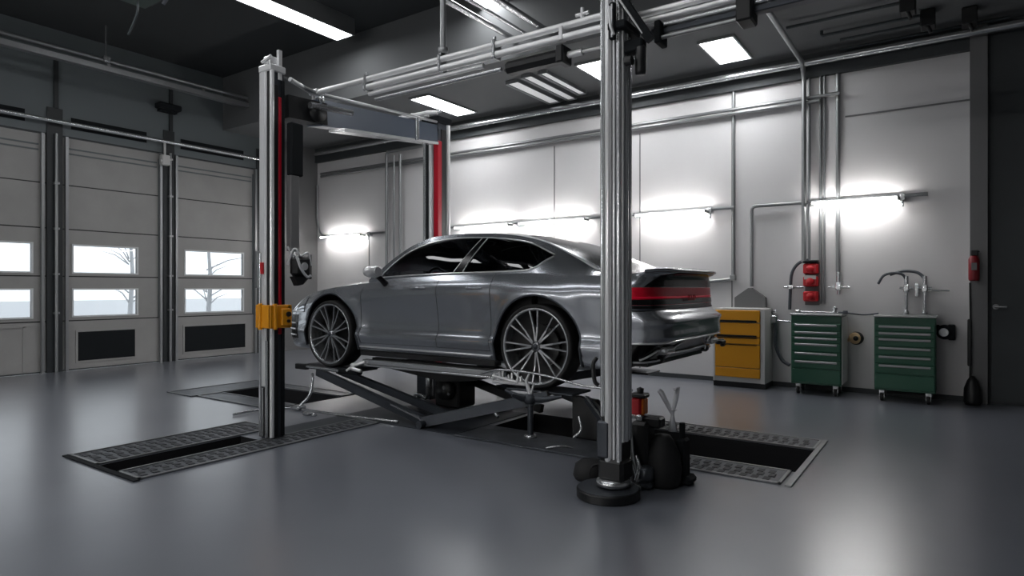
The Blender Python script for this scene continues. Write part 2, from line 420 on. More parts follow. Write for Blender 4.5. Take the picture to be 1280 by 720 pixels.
for k, (x0, x1, y0, y1) in enumerate(((-5.32, -5.12, 7.55, 8.75), (-4.98, -4.83, 7.45, 8.75), (-4.70, -4.58, 7.45, 8.6))):
    root = thing('louvre_lamp', ((x0+x1)/2, (y0+y1)/2, LC-.05), ['wide dim louvred ceiling lamp left of its two neighbours', 'dim louvred ceiling lamp between two similar ones', 'narrow dim louvred ceiling lamp nearest the front silver post'][k], 'ceiling lamp')
    f = MB(); f.box((x0-.015, y0, LC-.05), (x0, y1, LC)); f.box((x1, y0, LC-.05), (x1+.015, y1, LC)); f.box((x0, y0-.01, LC-.05), (x1, y0, LC)); f.box((x0, y1, LC-.05), (x1, y1+.01, LC)); f.box((x0, y0, LC-.012), (x1, y1, LC))
    f.build('lamp_frame', M['pipe'], root)
    MB().box((x0+.02, y0+.02, LC-.035), (x1-.02, y1-.02, LC-.022)).build('diffuser', M['louvre'], root)
# added ceiling lamps out of view, for fill and a streak along the car shoulder
for x, y in ((-7.2, 2.3), (-4.7, 2.3), (-2.2, 2.3), (-7.2, -1.6), (-4.7, -1.6), (-2.2, -1.6)):
    lamp('ceiling_panel_lamp', x-1.1, x+1.1, y-.18, y+.18, 5.05, M['fillp'], 'added fill lamp out of view over the front half of the workshop', group='added fill lamps overhead, out of view', drop=HC)

# ================================================================== PIPES ON THE WHITE WALL
def pipe(name, pts, r, label, m='pipe', cat='pipe', group=None, bend=.07, clips=(), n=10):
    mb = MB(); mb.tube(elbow(pts, bend), r, n)
    for c in clips: mb.box((c[0]-r*1.5, c[1]-r*1.5, c[2]-r*1.5), (c[0]+r*1.5, c[1]+r*1.5, c[2]+r*1.5), .004)
    return mb.build(name, M[m], label=label, cat=cat, group=group)
Yp = W-.05
pipe('overhead_rail', [(L+.3, W-.2, 4.15), (.95, W-.2, 4.15)], .045, 'thick steel pipe along the top of the white wall', 'steel', bend=.05)
for k in range(9):
    x = L+1+k*1.25
    setp(MB().box((x-.02, W-.20, 4.14), (x+.02, W, 4.16)).build('pipe_bracket', M['pipe']), 'small bracket holding the thick top pipe to the white wall', 'bracket', 'brackets of the top pipe')
o = pipe('double_conduit', [(L+.3, Yp-.025, 3.74), (-1.15, Yp-.025, 3.74)], .024, 'upper one of the twin conduits below the thick top pipe')
o = pipe('double_conduit', [(L+.3, Yp-.025, 3.685), (-1.38, Yp-.025, 3.685)], .024, 'lower one of the twin conduits below the thick top pipe')
# conduits that carry the tube lamps
def tube_lamp(x0, x1, label):
    root = thing('tube_lamp', ((x0+x1)/2, Yp, 2.36), label, 'wall lamp')
    MB().box((x0-.02, Yp-.168, 2.378), (x1+.02, Yp-.152, 2.386), .002).build('lamp_housing', M['white'], root)
    MB().tube([(x0, Yp-.16, 2.364), (x1, Yp-.16, 2.364)], .011, 10).build('tube', M['tube'], root)
    for x in (x0-.01, x1+.01): MB().box((x-.008, Yp-.172, 2.350), (x+.008, Yp+.0, 2.388), .003).build('end_cap', M['pipe'], root)
HX = lambda px: onY(px, 300, W-.06).x
pipe('lamp_conduit', [(L+.15, Yp, 3.52), (L+.15, Yp, 2.75), (L+.24, Yp, 2.45), (L+.5, Yp, 2.40), (HX(480), Yp, 2.40)], .02, 'conduit that curves down beside the corner pilaster to the leftmost tube lamp', bend=.35)
pipe('lamp_conduit', [(HX(562), Yp-.025, 2.40), (HX(918), Yp-.025, 2.40)], .024, 'long straight conduit above the car carrying tube lamps')
pipe('lamp_conduit', [(HX(940), Yp-.025, 1.32), (HX(940), Yp-.025, 2.40), (HX(1160), Yp-.025, 2.40)], .024, 'bent conduit rising above the yellow cabinet and running right over the green cabinets')
tube_lamp(HX(408), HX(456), 'leftmost lit tube lamp on the white wall, near the corner')
tube_lamp(HX(575), HX(640), 'lit tube lamp on the white wall above the car roof')
tube_lamp(HX(655), HX(735), 'lit tube lamp left of the front silver post')
tube_lamp(HX(800), HX(884), 'lit tube lamp right of the front silver post, over the boot')
tube_lamp(HX(1018), HX(1122), 'rightmost lit tube lamp, over the green cabinets')
for px, l in ((462, 'leftmost tube lamp'), (690, 'conduit above the car roof'), (888, 'tube lamp right of the front silver post'), (1128, 'rightmost tube lamp')):
    x = HX(px); mb = MB(); mb.box((x-.03, Yp-.05, 2.34), (x+.03, W, 2.43), .008); mb.tube([(x, Yp-.02, 2.35), (x, Yp-.04, 2.27)], .018, 8)
    setp(mb.build('junction_bracket', M['steel']), 'small metal junction bracket at the '+l, 'bracket')
pipe('drop_pipe', [(HX(461), Yp, 2.3), (HX(461), Yp, 1.5)], .012, 'thin vertical pipe dropping below the leftmost tube lamp')
# vertical pipes
for px, top, r, l in ((487, 3.95, .03, 'leftmost of the three upright pipes left of the rear red post'), (496, 3.86, .022, 'middle one of the three upright pipes left of the rear red post'), (504, 3.86, .03, 'rightmost of the three upright pipes left of the rear red post')):
    x = HX(px); pts = [(x, Yp-.09, 0), (x, Yp-.09, top)]
    if px == 487: pts += [(x+1.0, Yp-.09, top)]
    pipe('upright_pipe', pts, r, l)
pipe('upright_pipe', [(HX(916), Yp+.025, 4.0), (HX(916), Yp+.025, 1.42), (HX(868), Yp+.025, 1.38)], .024, 'upright pipe with an elbow at the bottom, right of the car boot', clips=[(HX(916), Yp-.0, 1.44)])
# the pipe that crosses the ceiling and comes down the wall
p = HX(1006)
pipe('ceiling_drop_pipe', [(p, 2.2, 4.16), (p, W-.24, 4.16), (p, W-.12, 4.02), (p, W-.12, 1.63)], .030, 'long pipe crossing under the ceiling and dropping to the red sockets', bend=.12)
pipe('upright_pipe', [(HX(1011), Yp+.025, 4.0), (HX(1011), Yp+.025, 1.60)], .016, 'thin pipe beside the pipe that drops to the red sockets')
pipe('upright_pipe', [(HX(1025), Yp+.025, 4.25), (HX(1025), Yp+.025, 1.1)], .018, 'upright pipe right behind the red sockets')
pipe('upright_pipe', [(HX(1030), Yp+.025, 4.0), (HX(1030), Yp+.025, 1.1)], .012, 'thinnest upright pipe just right of the red sockets')
pipe('upright_pipe', [(HX(1047), Yp+.025, 4.25), (HX(1047), Yp+.025, 1.34)], .026, 'upright pipe ending in a tap above the left green cabinet')
# tap at the end of that pipe
x = HX(1048); mb = MB(); mb.box((x-.03, Yp-.04, 1.27), (x+.03, Yp+.02, 1.37), .008); mb.tube([(x-.11, Yp-.03, 1.31), (x+.13, Yp-.03, 1.31)], .014, 8); mb.disc((x, Yp-.06, 1.31), .03, .03, 'y', 16, .005); mb.tube([(x, Yp, 1.27), (x, Yp, 1.22)], .018, 8); mb.tube([(x, Yp, 1.5), (x, Yp, 1.37)], .03, 8)
setp(mb.build('pipe_tap', M['steel']), 'steel tap at the foot of the upright pipe above the left green cabinet', 'tap')

# pipes running across the ceiling (along y) above the crossrail and dark ones at the upper right
for k, (x, r, z) in enumerate(((-4.35, .035, 4.55), (-4.06, .022, 4.5), (-3.86, .04, 4.55))):
    pipe('ceiling_conduit', [(x-.35, .6, z), (x-.35, BK-.13, z)], r, ['bright ceiling pipe nearest the long strip lamp', 'thin ceiling pipe between two thick ones above the crossrail', 'thick ceiling pipe right of the two others above the crossrail'][k], 'steel', bend=.02)
for k, (a, b, z, dn) in enumerate((((983, 35), (1130, 5), 4.24, 0), ((1027, 45), (1150, 20), 4.24, .35), ((1050, 50), (1165, 27), 4.20, .4), ((1050, 62), (1262, 22), 4.24, 0))):
    A_, B_ = onZ(a[0], a[1], z), onZ(b[0], b[1], z); y = A_.y
    pts = [(A_.x, y, z), (B_.x, y, z)]
    if dn: pts = [(A_.x, y, LC), (A_.x, y, z)]+pts[1:] if k == 1 else [(A_.x, y, z), (B_.x, y, z)]
    pipe('dark_ceiling_pipe', pts, .018, ['dark pipe under the ceiling, farthest from the white wall', 'dark pipe under the ceiling, second from the room side', 'dark pipe under the ceiling, third from the room side', 'dark pipe under the ceiling, closest to the white wall'][k], 'cabled')
for k, (px, py) in enumerate(((1135, 10), (1160, 28), (1212, 25))):
    q = onZ(px, py, LC-.12); mb = MB(); mb.box((q.x-.07, q.y-.09, LC-.18), (q.x+.07, q.y+.09, LC), .01); mb.tube([(q.x, q.y-.05, LC-.18), (q.x+.03, q.y-.06, LC-.26)], .02, 8)
    setp(mb.build('junction_box', M['black']), ['black junction box under the ceiling, leftmost of three', 'black junction box under the ceiling, middle of three', 'black junction box above the grey pilaster'][k], 'junction box')

# rails over the garage doors
mb = MB(); mb.tube([(-10.62, .8, 4.77), (-10.62, 6.9, 4.77)], .035, 10)
mb.box((-10.68, .8, 4.60), (-10.56, 6.9, 4.68))
for y in (1.5, 3.0, 4.5, 6.0): mb.box((-10.63, y-.02, 4.64), (-10.61, y+.02, 4.77))
setp(mb.build('overhead_rail', M['pipe']), 'long suspended rail high in front of the garage doors', 'rail')
mb = MB(); mb.tube([(-10.62, 4.46, 4.78), (-10.62, 4.46, HC)], .014, 8); mb.box((-10.68, 4.41, 4.74), (-10.56, 4.51, 4.83), .01)
setp(mb.build('hanger_rod', M['steel']), 'thin rod hanging from the ceiling down to the suspended rail', 'rod')
mb = MB(); mb.tube([(L+.10, .8, 3.86), (L+.10, 7.95, 3.86)], .035, 10)
setp(mb.build('door_header_pipe', M['steel']), 'bright pipe running across the tops of the garage doors', 'pipe')
mb = MB(); mb.box((L+.05, 5.62, 3.44), (L+.16, 5.76, 3.62), .015); mb.tube([(L+.1, 5.69, 3.62), (L+.1, 5.69, 3.84)], .02, 8); mb.tube([(L+.14, 5.60, 3.5), (L+.14, 5.80, 3.56)], .02, 8)
setp(mb.build('door_drive_box', M['white']), 'small pale drive box between the two right garage doors near their top', 'drive box')
mb = MB(); mb.box((L+.02, 5.55, 4.42), (L+.20, 5.95, 4.52), .02); mb.box((L+.02, 5.6, 4.38), (L+.12, 5.9, 4.42))
setp(mb.build('door_motor', M['vent']), 'dark flat motor box under the suspended rail above the garage doors', 'motor')
# ceiling heater at the top left
c = onZ(168, -6, 4.62)
root = thing('ceiling_heater', (c.x, c.y, 4.55), 'dark ceiling heater with a pale underside hanging at the upper left', 'heater')
mb = MB(); mb.box((c.x-.42, c.y-.42, 4.72), (c.x+.42, c.y+.42, 5.18), .05); mb.box((c.x-.1, c.y-.1, 5.18), (c.x+.1, c.y+.1, HC)); mb.build('casing', M['black'], root)
mb = MB(); mb.prism([(c.x-.22, c.y-.22), (c.x+.22, c.y-.22), (c.x+.22, c.y+.22), (c.x-.22, c.y+.22)], 4.60, 4.72); mb.build('underside', M['heater'], root)
mb = MB(); mb.lathe([(.10, 0), (.13, .01), (.13, .22), (.10, .23), (.095, .02)], 'x', (c.x-.64, c.y-.25, 4.78), 20); mb.build('air_outlet', M['pipe'], root)
mb = MB(); mb.tube(smooth_path([(c.x+.05, c.y, 4.62), (c.x+.06, c.y+.01, 4.45), (c.x, c.y-.01, 4.3), (c.x-.08, c.y-.03, 4.18)]), .012, 8); mb.build('cable', M['cabled'], root)
mb = MB(); mb.tube(smooth_path([(c.x+.40, c.y+.2, 4.85), (c.x+.46, c.y+.2, 4.7), (c.x+.40, c.y+.18, 4.58), (c.x+.32, c.y+.16, 4.5)]), .022, 8); mb.tube(smooth_path([(c.x+.44, c.y+.28, 4.9), (c.x+.54, c.y+.28, 4.72), (c.x+.47, c.y+.26, 4.6)]), .022, 8); mb.build('hose', M['hose'], root)

# added tube lamps on the unseen wall, brightening post faces and car side
for x in (-8.6, -6.3, -4.0, -1.7):
    root = thing('tube_lamp', (x, YB+.1, 2.4), 'added fill tube on the unseen wall behind the viewer', 'wall lamp', 'added fill tubes behind the viewer')
    MB().box((x-.85, YB, 2.44), (x+.85, YB+.10, 2.48), .004).build('lamp_housing', M['white'], root)
    MB().tube([(x-.82, YB+.10, 2.40), (x+.82, YB+.10, 2.40)], .03, 12).build('tube', M['fill_tube'], root)
    for q in (x-.83, x+.83): MB().box((q-.012, YB, 2.36), (q+.012, YB+.135, 2.46), .003).build('end_cap', M['pipe'], root)

# ================================================================== FLOOR GRATES AND PLATES
def grate(name, x0, x1, y0, y1, label, alongx=True, m='grate', cat='grate', treads=True):
    root = thing(name, ((x0+x1)/2, (y0+y1)/2, 0), label, cat)
    mb = MB(); mb.box((x0, y0, .001), (x1, y1, .006)); mb.build('plate', M[m], root)
    t = .02; mb = MB()
    mb.box((x0, y0, .006), (x1, y0+t, .014)); mb.box((x0, y1-t, .006), (x1, y1, .014)); mb.box((x0, y0, .006), (x0+t, y1, .014)); mb.box((x1-t, y0, .006), (x1, y1, .014))
    mb.build('edge_strip', M['pipe'], root)
    if treads:
        mb = MB(); Ln = (x1-x0) if alongx else (y1-y0); n = int(Ln/.085)
        for i in range(n):
            a = (x0 if alongx else y0)+.05+i*(Ln-.1)/n
            wd = (y1-y0) if alongx else (x1-x0); m0 = (y0 if alongx else x0)
            for q in range(3):
                b0 = m0+.045+q*(wd-.09)/3; b1 = b0+(wd-.09)/3-.02; o_ = .018 if q == 1 else 0
                if alongx: mb.box((a+o_, b0, .006), (a+o_+.042, b1, .010))
                else: mb.box((b0, a+o_, .006), (b1, a+o_+.042, .010))
        mb.build('tread_slot', M['tread'], root, kind='stuff')
    return root
grate('slot_grate', -5.62, -5.15, 2.10, 3.60, 'wide patterned steel plate on the left side of the near left floor slot', False)
grate('slot_grate', -4.83, -4.52, 2.10, 4.30, 'long patterned steel strip on the near side of the near left floor slot', False)
grate('slot_grate', -2.30, -.90, 5.57, 5.93, 'patterned steel strip along the far edge of the right floor slot', True)
grate('slot_grate', -1.95, -.93, 4.46, 4.82, 'patterned steel strip along the near edge of the right floor slot', True)
MB().box((-.90, 4.44, .001), (-.86, 5.95, .012)).build('trim_10', M['pipe'], kind='structure')
MB().box((-5.64, 2.06, .001), (-4.50, 2.10, .010)).build('trim_10', M['vent'], kind='structure')
grate('floor_frame', -8.02, -7.46, 4.06, 5.30, 'plain steel plate left of the far left floor slot', False, 'plate', 'floor plate', False)
grate('floor_frame', -7.45, -6.0, 5.09, 5.32, 'plain steel strip behind the far left floor slot', True, 'plate', 'floor plate', False)
grate('floor_frame', -7.45, -5.97, 4.12, 4.44, 'plain steel strip in front of the far left floor slot', True, 'plate', 'floor plate', False)
mb = MB(); mb.prism([(-5.12, 3.62), (-4.84, 3.27), (-4.84, 4.32), (-3.62, 4.32), (-3.62, 5.5), (-4.6, 5.5), (-5.12, 4.9)], .001, .005)
setp(mb.build('base_plate', M['dsteel']), 'dark steel floor plate under the middle of the scissor lift', 'floor plate')
mb = MB(); mb.box((-3.60, 4.32, .001), (-2.02, 4.82, .007)); mb.box((-3.60, 4.30, .007), (-2.02, 4.34, .016))
setp(mb.build('base_plate', M['plate']), 'grey steel floor plate in front of the scissor lift, left of the front post', 'floor plate')

# ================================================================== LIFT POSTS
def chan(x0, x1, y0, y1, z0, z1, m, name, root, bev=.004): return MB().box((x0, y0, z0), (x1, y1, z1), bev).build(name, M[m], root)
def halfrib(cx, cy, r, z0, z1, m, name, root): return MB().tube([(cx, cy, z0), (cx, cy, z1)], r, 20).build(name, M[m], root)
# --- left post A
ax, ay = -4.86, 3.36
A = thing('lift_post', (ax, ay, 0), 'silver lift post on the left with a yellow clamp and a thin red strip', 'lift post')
x0, x1, y0, y1 = ax-.07, ax+.07, ay-.07, ay+.07
chan(x0, x1, y0+.012, y1, 0, 3.16, 'dsteel', 'core', A)
chan(x0-.004, x0+.072, y0-.004, y0+.03, .45, 3.17, 'bright', 'front_face', A)
chan(x0+.075, x0+.090, y0-.002, y0+.03, .45, 3.17, 'bright', 'front_face', A)
chan(x0+.092, x1-.010, y0+.006, y0+.03, .02, 3.17, 'black', 'slot', A)
halfrib(x1+.006, y0+.018, .019, .02, 3.17, 'bright', 'rib', A)
chan(x1-.01, x1+.012, y0+.038, y0+.078, .02, 3.05, 'black', 'slot', A)
chan(x1-.01, x1+.016, y0+.079, y0+.108, .9, 2.95, 'red', 'red_strip', A)
chan(x1-.02, x1+.014, y0+.109, y1+.002, .02, 3.1, 'vent', 'edge_rail', A)
halfrib(x0+.02, y0-.008, .014, .02, 1.6, 'steel', 'rib', A)
chan(x0-.004, x0+.05, y0-.006, y0+.03, .02, .44, 'steel', 'lower_face', A)
chan(x0+.055, x0+.085, y0-.002, y0+.03, .02, .445, 'black', 'slot', A)
halfrib(x0+.11, y0-.010, .012, .02, .85, 'steel', 'rib', A)
mb = MB(); mb.box((x0-.01, y0-.01, 3.16), (x1+.02, y1+.01, 3.22), .008); mb.box((x0+.03, y0+.01, 3.22), (x1-.02, y1-.02, 3.30), .01); mb.box((x1-.02, y1-.06, 3.1), (x1+.01, y1-.02, 3.36), .004); mb.tube([(x0+.03, y0, 3.25), (x1+.02, y0, 3.28)], .012, 8)
mb.build('top_cap', M['bright'], A)
mb = MB(); cz0, cz1 = .955, 1.155
mb.box((x0-.022, y0-.03, cz0), (x1+.05, y0-.012, cz1), .006); mb.box((x1+.022, y0-.03, cz0), (x1+.05, y1+.05, cz1), .008); mb.box((x0-.022, y0-.012, cz0), (x0-.006, y1, cz1)); mb.box((x0-.022, y1+.01, cz0), (x1+.05, y1+.03, cz1))
mb.tube([(x0+.05, y0-.03, cz0-.012), (x0+.05, y0-.03, cz1+.012)], .018, 12); mb.tube([(x1+.05, y0+.02, cz0-.01), (x1+.05, y0+.02, cz1+.01)], .016, 12); mb.box((x1+.045, y0+.07, cz0+.02), (x1+.075, y1+.02, cz1-.03), .01)
cl = mb.build('clamp', M['yellow'], A)
mb = MB(); mb.disc((x1+.06, y0+.13, cz0+.12), .022, .03, 'x', 14); mb.disc((x1+.06, y0+.13, cz0+.06), .014, .03, 'x', 14); mb.build('bolt', M['black'], cl)
chan(x0+.03, x0+.07, y0-.022, y0-.004, 1.42, 1.52, 'redp', 'red_block', A)
chan(x0-.03, x0+.01, y0-.03, y0, 1.3, 1.62, 'pipe', 'side_bracket', A)
mb = MB(); mb.box((x1+.02, y0+.15, 2.28), (x1+.09, y1+.14, 2.74), .01); mb.build('control_box', M['vent'], A)
mb = MB(); mb.box((x1+.02, y0+.15, 1.62), (x1+.085, y1+.10, 2.28), .005); mb.build('cable_duct', M['pil'], A)
# motor and linkage to the right of the post
mb = MB(); ex = x1+.03; ey = y1+.02
mb.box((ex, ey, 1.40), (ex+.09, ey+.19, 1.58), .03); mb.prism([(ey+.01, 1.40), (ey+.17, 1.40), (ey+.10, 1.33), (ey+.05, 1.32)], ex+.01, ex+.08, 'x'); mb.box((ex+.02, ey+.19, 1.38), (ex+.05, ey+.215, 1.60), .004)
mo = mb.build('drive_motor', M['black'], A)
mb = MB(); mb.tube(smooth_path([(ex+.03, ey-.03, 1.50), (ex+.06, ey+.02, 1.64), (ex+.07, ey+.08, 1.58), (ex+.08, ey+.15, 1.61), (ex+.08, ey+.18, 1.50)]), .010, 10); mb.disc((ex+.085, ey+.10, 1.49), .035, .02, 'x', 16, .004); mb.tube(smooth_path([(ex+.09, ey+.02, 1.58), (ex+.10, ey+.06, 1.47), (ex+.09, ey+.13, 1.40), (ex+.09, ey+.17, 1.41)]), .013, 8); mb.tube([(ex+.02, ey-.02, 1.66), (ex+.05, ey+.03, 1.56)], .012, 8)
mb.tube([(ex+.02, ey+.02, 1.70), (ex+.02, ey+.05, 1.58)], .012, 8); mb.build('linkage', M['trim'], mo)

# --- right front post B
bx, by = -1.735, 3.66
B = thing('lift_post', (bx, by, 0), 'tall ribbed silver lift post in front, standing on a round black foot', 'lift post')
a = .076; TOPB = LC-.02+1.0
x0, x1, y0, y1 = bx-a, bx+a, by-a, by+a
chan(x0+.008, x1-.008, y0+.012, y1-.004, .06, TOPB, 'black', 'core', B)
for cx, r, m_ in ((x0+.014, .014, 'alu'), (x0+.054, .023, 'bright'), (x0+.092, .009, 'bright'), (x0+.126, .018, 'alu')): halfrib(cx, y0+.012, r, .50 if cx < x0+.02 else .20, TOPB, m_, 'rib', B)
for cy, r, m_ in ((y0+.026, .012, 'bright'), (y0+.065, .022, 'alu'), (y0+.115, .016, 'steel'), (y1-.01, .010, 'steel')): halfrib(x1-.010, cy, r, .35, TOPB, m_, 'rib', B)
MB().disc((bx-.03, by-.05, 0), .198, .055, 'z', 56, .006).build('round_foot', M['black'], B)
MB().disc((bx-.03, by-.05, .0552), .188, .004, 'z', 56, .001).build('foot_lit_top', M['dsteel'], B)  # greyer disc: light falling on the foot's top, put into the colour
mb = MB(); mb.lathe([(.001, .07), (.105, .07), (.108, .09), (.095, .11), (.001, .112)], 'z', (bx-.01, by-.02, 0), 32); mb.build('foot_collar', M['steel'], B)
mb = MB(); mb.box((x0-.012, y0-.014, .10), (x1+.008, y1+.004, .24), .02); mb.build('lower_sleeve', M['black'], B)
mb = MB(); mb.box((x0-.016, y0-.016, .24), (x0+.066, y0+.03, .47), .01); mb.build('sleeve_clamp', M['dsteel'], B)
# bracket and motor at the top
mb = MB(); mb.bar((x1-.03, y0-.01, 3.12), (x1+.16, y0+.06, 2.80), .05, .05, (0, 1, 0)); mb.box((x0+.07, y0-.04, 2.88), (x1+.04, y1+.04, 2.93), .008); mb.box((x0+.08, y0-.045, 2.82), (x1-.03, y0-.01, 3.05), .01); mb.tube([(x1-.04, y0-.04, 3.0), (x1-.04, y0-.04, 2.84)], .014, 10)
mb.box((x1, y0+.02, 2.74), (x1+.12, y0+.10, 2.82), .01)
br = mb.build('top_bracket', M['vent'], B)
mb = MB(); mb.tube([(x0+.09, y0-.045, 3.02), (x0+.10, y0-.055, 2.9), (x0+.12, y0-.05, 2.84)], .010, 8); mb.tube([(x1-.02, y0-.03, 3.08), (x1+.12, y0+.03, 2.84)], .007, 8); mb.tube([(x1-.045, y0-.05, 3.03), (x1-.045, y0-.05, 2.83)], .006, 8); mb.build('cable', M['bright'], br)
mb = MB(); mb.lathe([(.001, 0), (.03, 0), (.034, .02), (.034, .16), (.02, .18), (.001, .18)], 'z', (x1+.10, y0+.05, 2.60), 16); mb.disc((x1+.02, y0-.0, 2.68), .03, .05, 'x', 14, .004); mb.build('top_motor', M['black'], B)

# --- hydraulic unit beside post B
hx, hy = -1.66, 3.99
H = thing('hydraulic_pump', (hx, hy, 0), 'black hydraulic pump unit with a red lamp and chrome levers beside the front post', 'pump')
mb = MB(); mb.lathe([(.001, 0), (.10, 0), (.12, .03), (.125, .12), (.11, .22), (.07, .30), (.05, .33), (.001, .34)], 'z', (hx+.09, hy+.03, 0), 24); mb.build('boot', M['rubber'], H)
mb = MB(); mb.lathe([(.001, 0), (.05, 0), (.055, .02), (.055, .07), (.04, .085), (.001, .09)], 'z', (hx+.03, hy-.11, .06), 18); mb.box((hx-.02, hy-.15, 0), (hx+.08, hy-.06, .06), .02); mb.build('motor', M['dsteel'], H)
mb = MB(); mb.box((hx-.09, hy-.09, 0), (hx+.03, hy+.06, .42), .02); mb.box((hx-.03, hy-.04, .38), (hx+.10, hy+.06, .45), .012); mb.build('valve_block', M['black'], H)
mb = MB(); mb.box((hx-.10, hy-.055, .455), (hx-.03, hy+.03, .57), .012); mb.build('red_lamp', M['redp'], H)
mb = MB(); mb.box((hx-.028, hy-.05, .46), (hx-.008, hy+.025, .57), .008); mb.build('amber_lamp', M['amber'], H)
mb = MB(); mb.box((hx-.105, hy-.06, .57), (hx, hy+.035, .60), .008); mb.lathe([(.02, .6), (.025, .63), (.001, .64)], 'z', (hx-.05, hy-.01, 0), 12); mb.build('lamp_cap', M['black'], H)
mb = MB(); q = Vector((hx+.15, hy+.05, 0))
mb.lathe([(.001, .36), (.03, .36), (.012, .46), (.010, .49), (.03, .50)], 'z', q, 14); mb.tube([q+Vector((0, 0, .47)), q+Vector((-.06, -.04, .61)), q+Vector((-.075, -.05, .63))], [.011, .018, .014], 10); mb.tube([q+Vector((0, 0, .47)), q+Vector((.018, .012, .57)), q+Vector((.03, .02, .645)), q+Vector((.005, .005, .63))], [.010, .017, .016, .010], 10)
mb.build('lever', M['trim'], H)
mb = MB(); mb.tube([(hx-.12, hy-.0, .435), (hx+.08, hy+.05, .435)], .016, 10); mb.box((hx-.06, hy-.06, .42), (hx-.02, hy-.02, .46), .006); mb.tube(smooth_path([(hx-.08, hy-.10, .33), (hx-.06, hy-.12, .20), (hx-.03, hy-.13, .12), (hx+.0, hy-.15, .05)]), .018, 10); mb.tube(smooth_path([(hx-.04, hy-.10, .2), (hx+.0, hy-.14, .14), (hx-.01, hy-.17, .06)]), .014, 10); mb.box((hx-.05, hy-.20, .0), (hx+.03, hy-.14, .04), .01)
mb.build('fitting', M['steel'], H)
mb = MB(); mb.box((hx+.15, hy+.10, 0), (hx+.22, hy+.20, .30), .015); mb.tube([(hx+.18, hy+.15, .3), (hx+.18, hy+.15, .40)], .02, 8); mb.box((hx+.15, hy+.08, 0), (hx+.26, hy+.22, .06), .02)
mb.build('side_tank', M['vent'], H)
mb = MB(); mb.lathe([(.001, 0), (.10, 0), (.115, .03), (.10, .10), (.06, .13), (.001, .135)], 'z', (-2.03, 3.87, 0), 20); mb.tube([(-2.03, 3.87, .05), (-1.95, 3.82, .06)], [.09, .06], 14)
setp(mb.build('rubber_block', M['rubber']), 'low black rubber block on the floor left of the front post foot', 'rubber block')
mb = MB(); mb.tube(smooth_path([(x0-.03, y0+.02, .86), (x0-.045, y0+.0, .82), (x0-.03, y0-.01, .72), (x0-.008, y0, .69)]), .014, 8)
mb.build('side_hook', M['black'], B)

# --- rear post C
cx_, cy_ = -6.22, 7.05
C_ = thing('lift_post', (cx_, cy_, 0), 'rear lift post behind the car with a wide red strip', 'lift post')
a = .135; x0, x1, y0, y1 = cx_-a, cx_+a, cy_-a, cy_+a; TC = 3.70
chan(x0, x1, y0+.02, y1, 0, TC, 'dsteel', 'core', C_)
chan(x0-.002, x0+.05, y0-.01, y0+.03, .02, TC, 'alu', 'front_face', C_)
chan(x0+.055, x0+.11, y0+.0, y0+.03, .02, TC-.1, 'vent', 'slot', C_)
halfrib(x0+.155, y0+.005, .042, .02, TC-.28, 'bright', 'rib', C_)
chan(x0+.20, x1-.062, y0-.004, y0+.03, .02, TC-.1, 'vent', 'slot', C_)
chan(x1-.06, x1+.02, y0-.01, y0+.075, .02, TC-.28, 'red', 'red_strip', C_)
chan(x1-.01, x1+.012, y0+.077, y0+.18, .02, TC-.1, 'black', 'slot', C_)
halfrib(x1+.0, y1-.04, .036, .02, TC-.02, 'bright', 'rib', C_)
mb = MB(); mb.box((x0-.02, y0-.02, TC-.02), (x1+.03, y1+.02, TC+.08), .01); mb.box((x0+.02, y0-.03, TC-.22), (x0+.12, y0, TC-.02), .01); mb.tube([(x0+.15, y0-.02, TC-.2), (x1+.02, y0-.02, TC-.12)], .025, 10); mb.build('top_cap', M['vent'], C_)
mb = MB(); mb.tube([(x0-.25, y0-.3, TC+.05), (x0+.1, y0-.06, TC+.13), (x1, y0, TC+.12)], .03, 10); mb.tube([(x0-.15, y0-.1, TC+.14), (x0+.15, y0-.05, TC+.08)], .02, 8); mb.tube([(x0-.2, y0, TC+.06), (x1+.05, y0+.02, TC+.14)], .02, 8); mb.build('pulley_arm', M['bright'], C_)

# --- cross beam from post A to post C
root = thing('cross_beam', (-5.5, 5.2, 3.2), 'blue grey cross beam joining the left post to the rear post', 'beam')
PA, PC = Vector((-4.86, 3.80, 2.92)), Vector((-6.10, 6.82, 3.50))
MB().bar(PA, PC, .16, .24).build('beam_web', M['dblue'], root)
o_ = Vector((.10, .03, 0))
MB().bar(PA+Vector((.08, .2, -.13)), PC+Vector((.02, 0, -.14)), .16, .035).build('lower_flange', M['alu'], root)
MB().tube([PA+Vector((-.02, -.45, .26)), PA+Vector((.06, 0, .17)), PC+Vector((.08, 0, .16))], .018, 8).build('cable', M['pipe'], root)
mb = MB(); mb.bar(PA+Vector((0, -.32, -.02)), PA+Vector((0, .1, 0)), .14, .20); mb.lathe([(.001, -.09), (.08, -.09), (.08, .09), (.001, .09)], 'x', PA+Vector((.02, -.02, -.02)), 20); mb.build('end_bracket', M['black'], root)
mb = MB(); mb.tube([PA+Vector((.10, -.12, .03)), PA+Vector((.12, .35, .06))], .03, 10); mb.lathe([(.001, 0), (.03, .005), (.03, .03), (.001, .035)], 'x', PA+Vector((.12, -.02, .10)), 12); mb.tube([PA+Vector((.10, 1.28, .22)), PA+Vector((.10, 1.28, -.02))], .022, 8); mb.build('fitting', M['steel'], root)

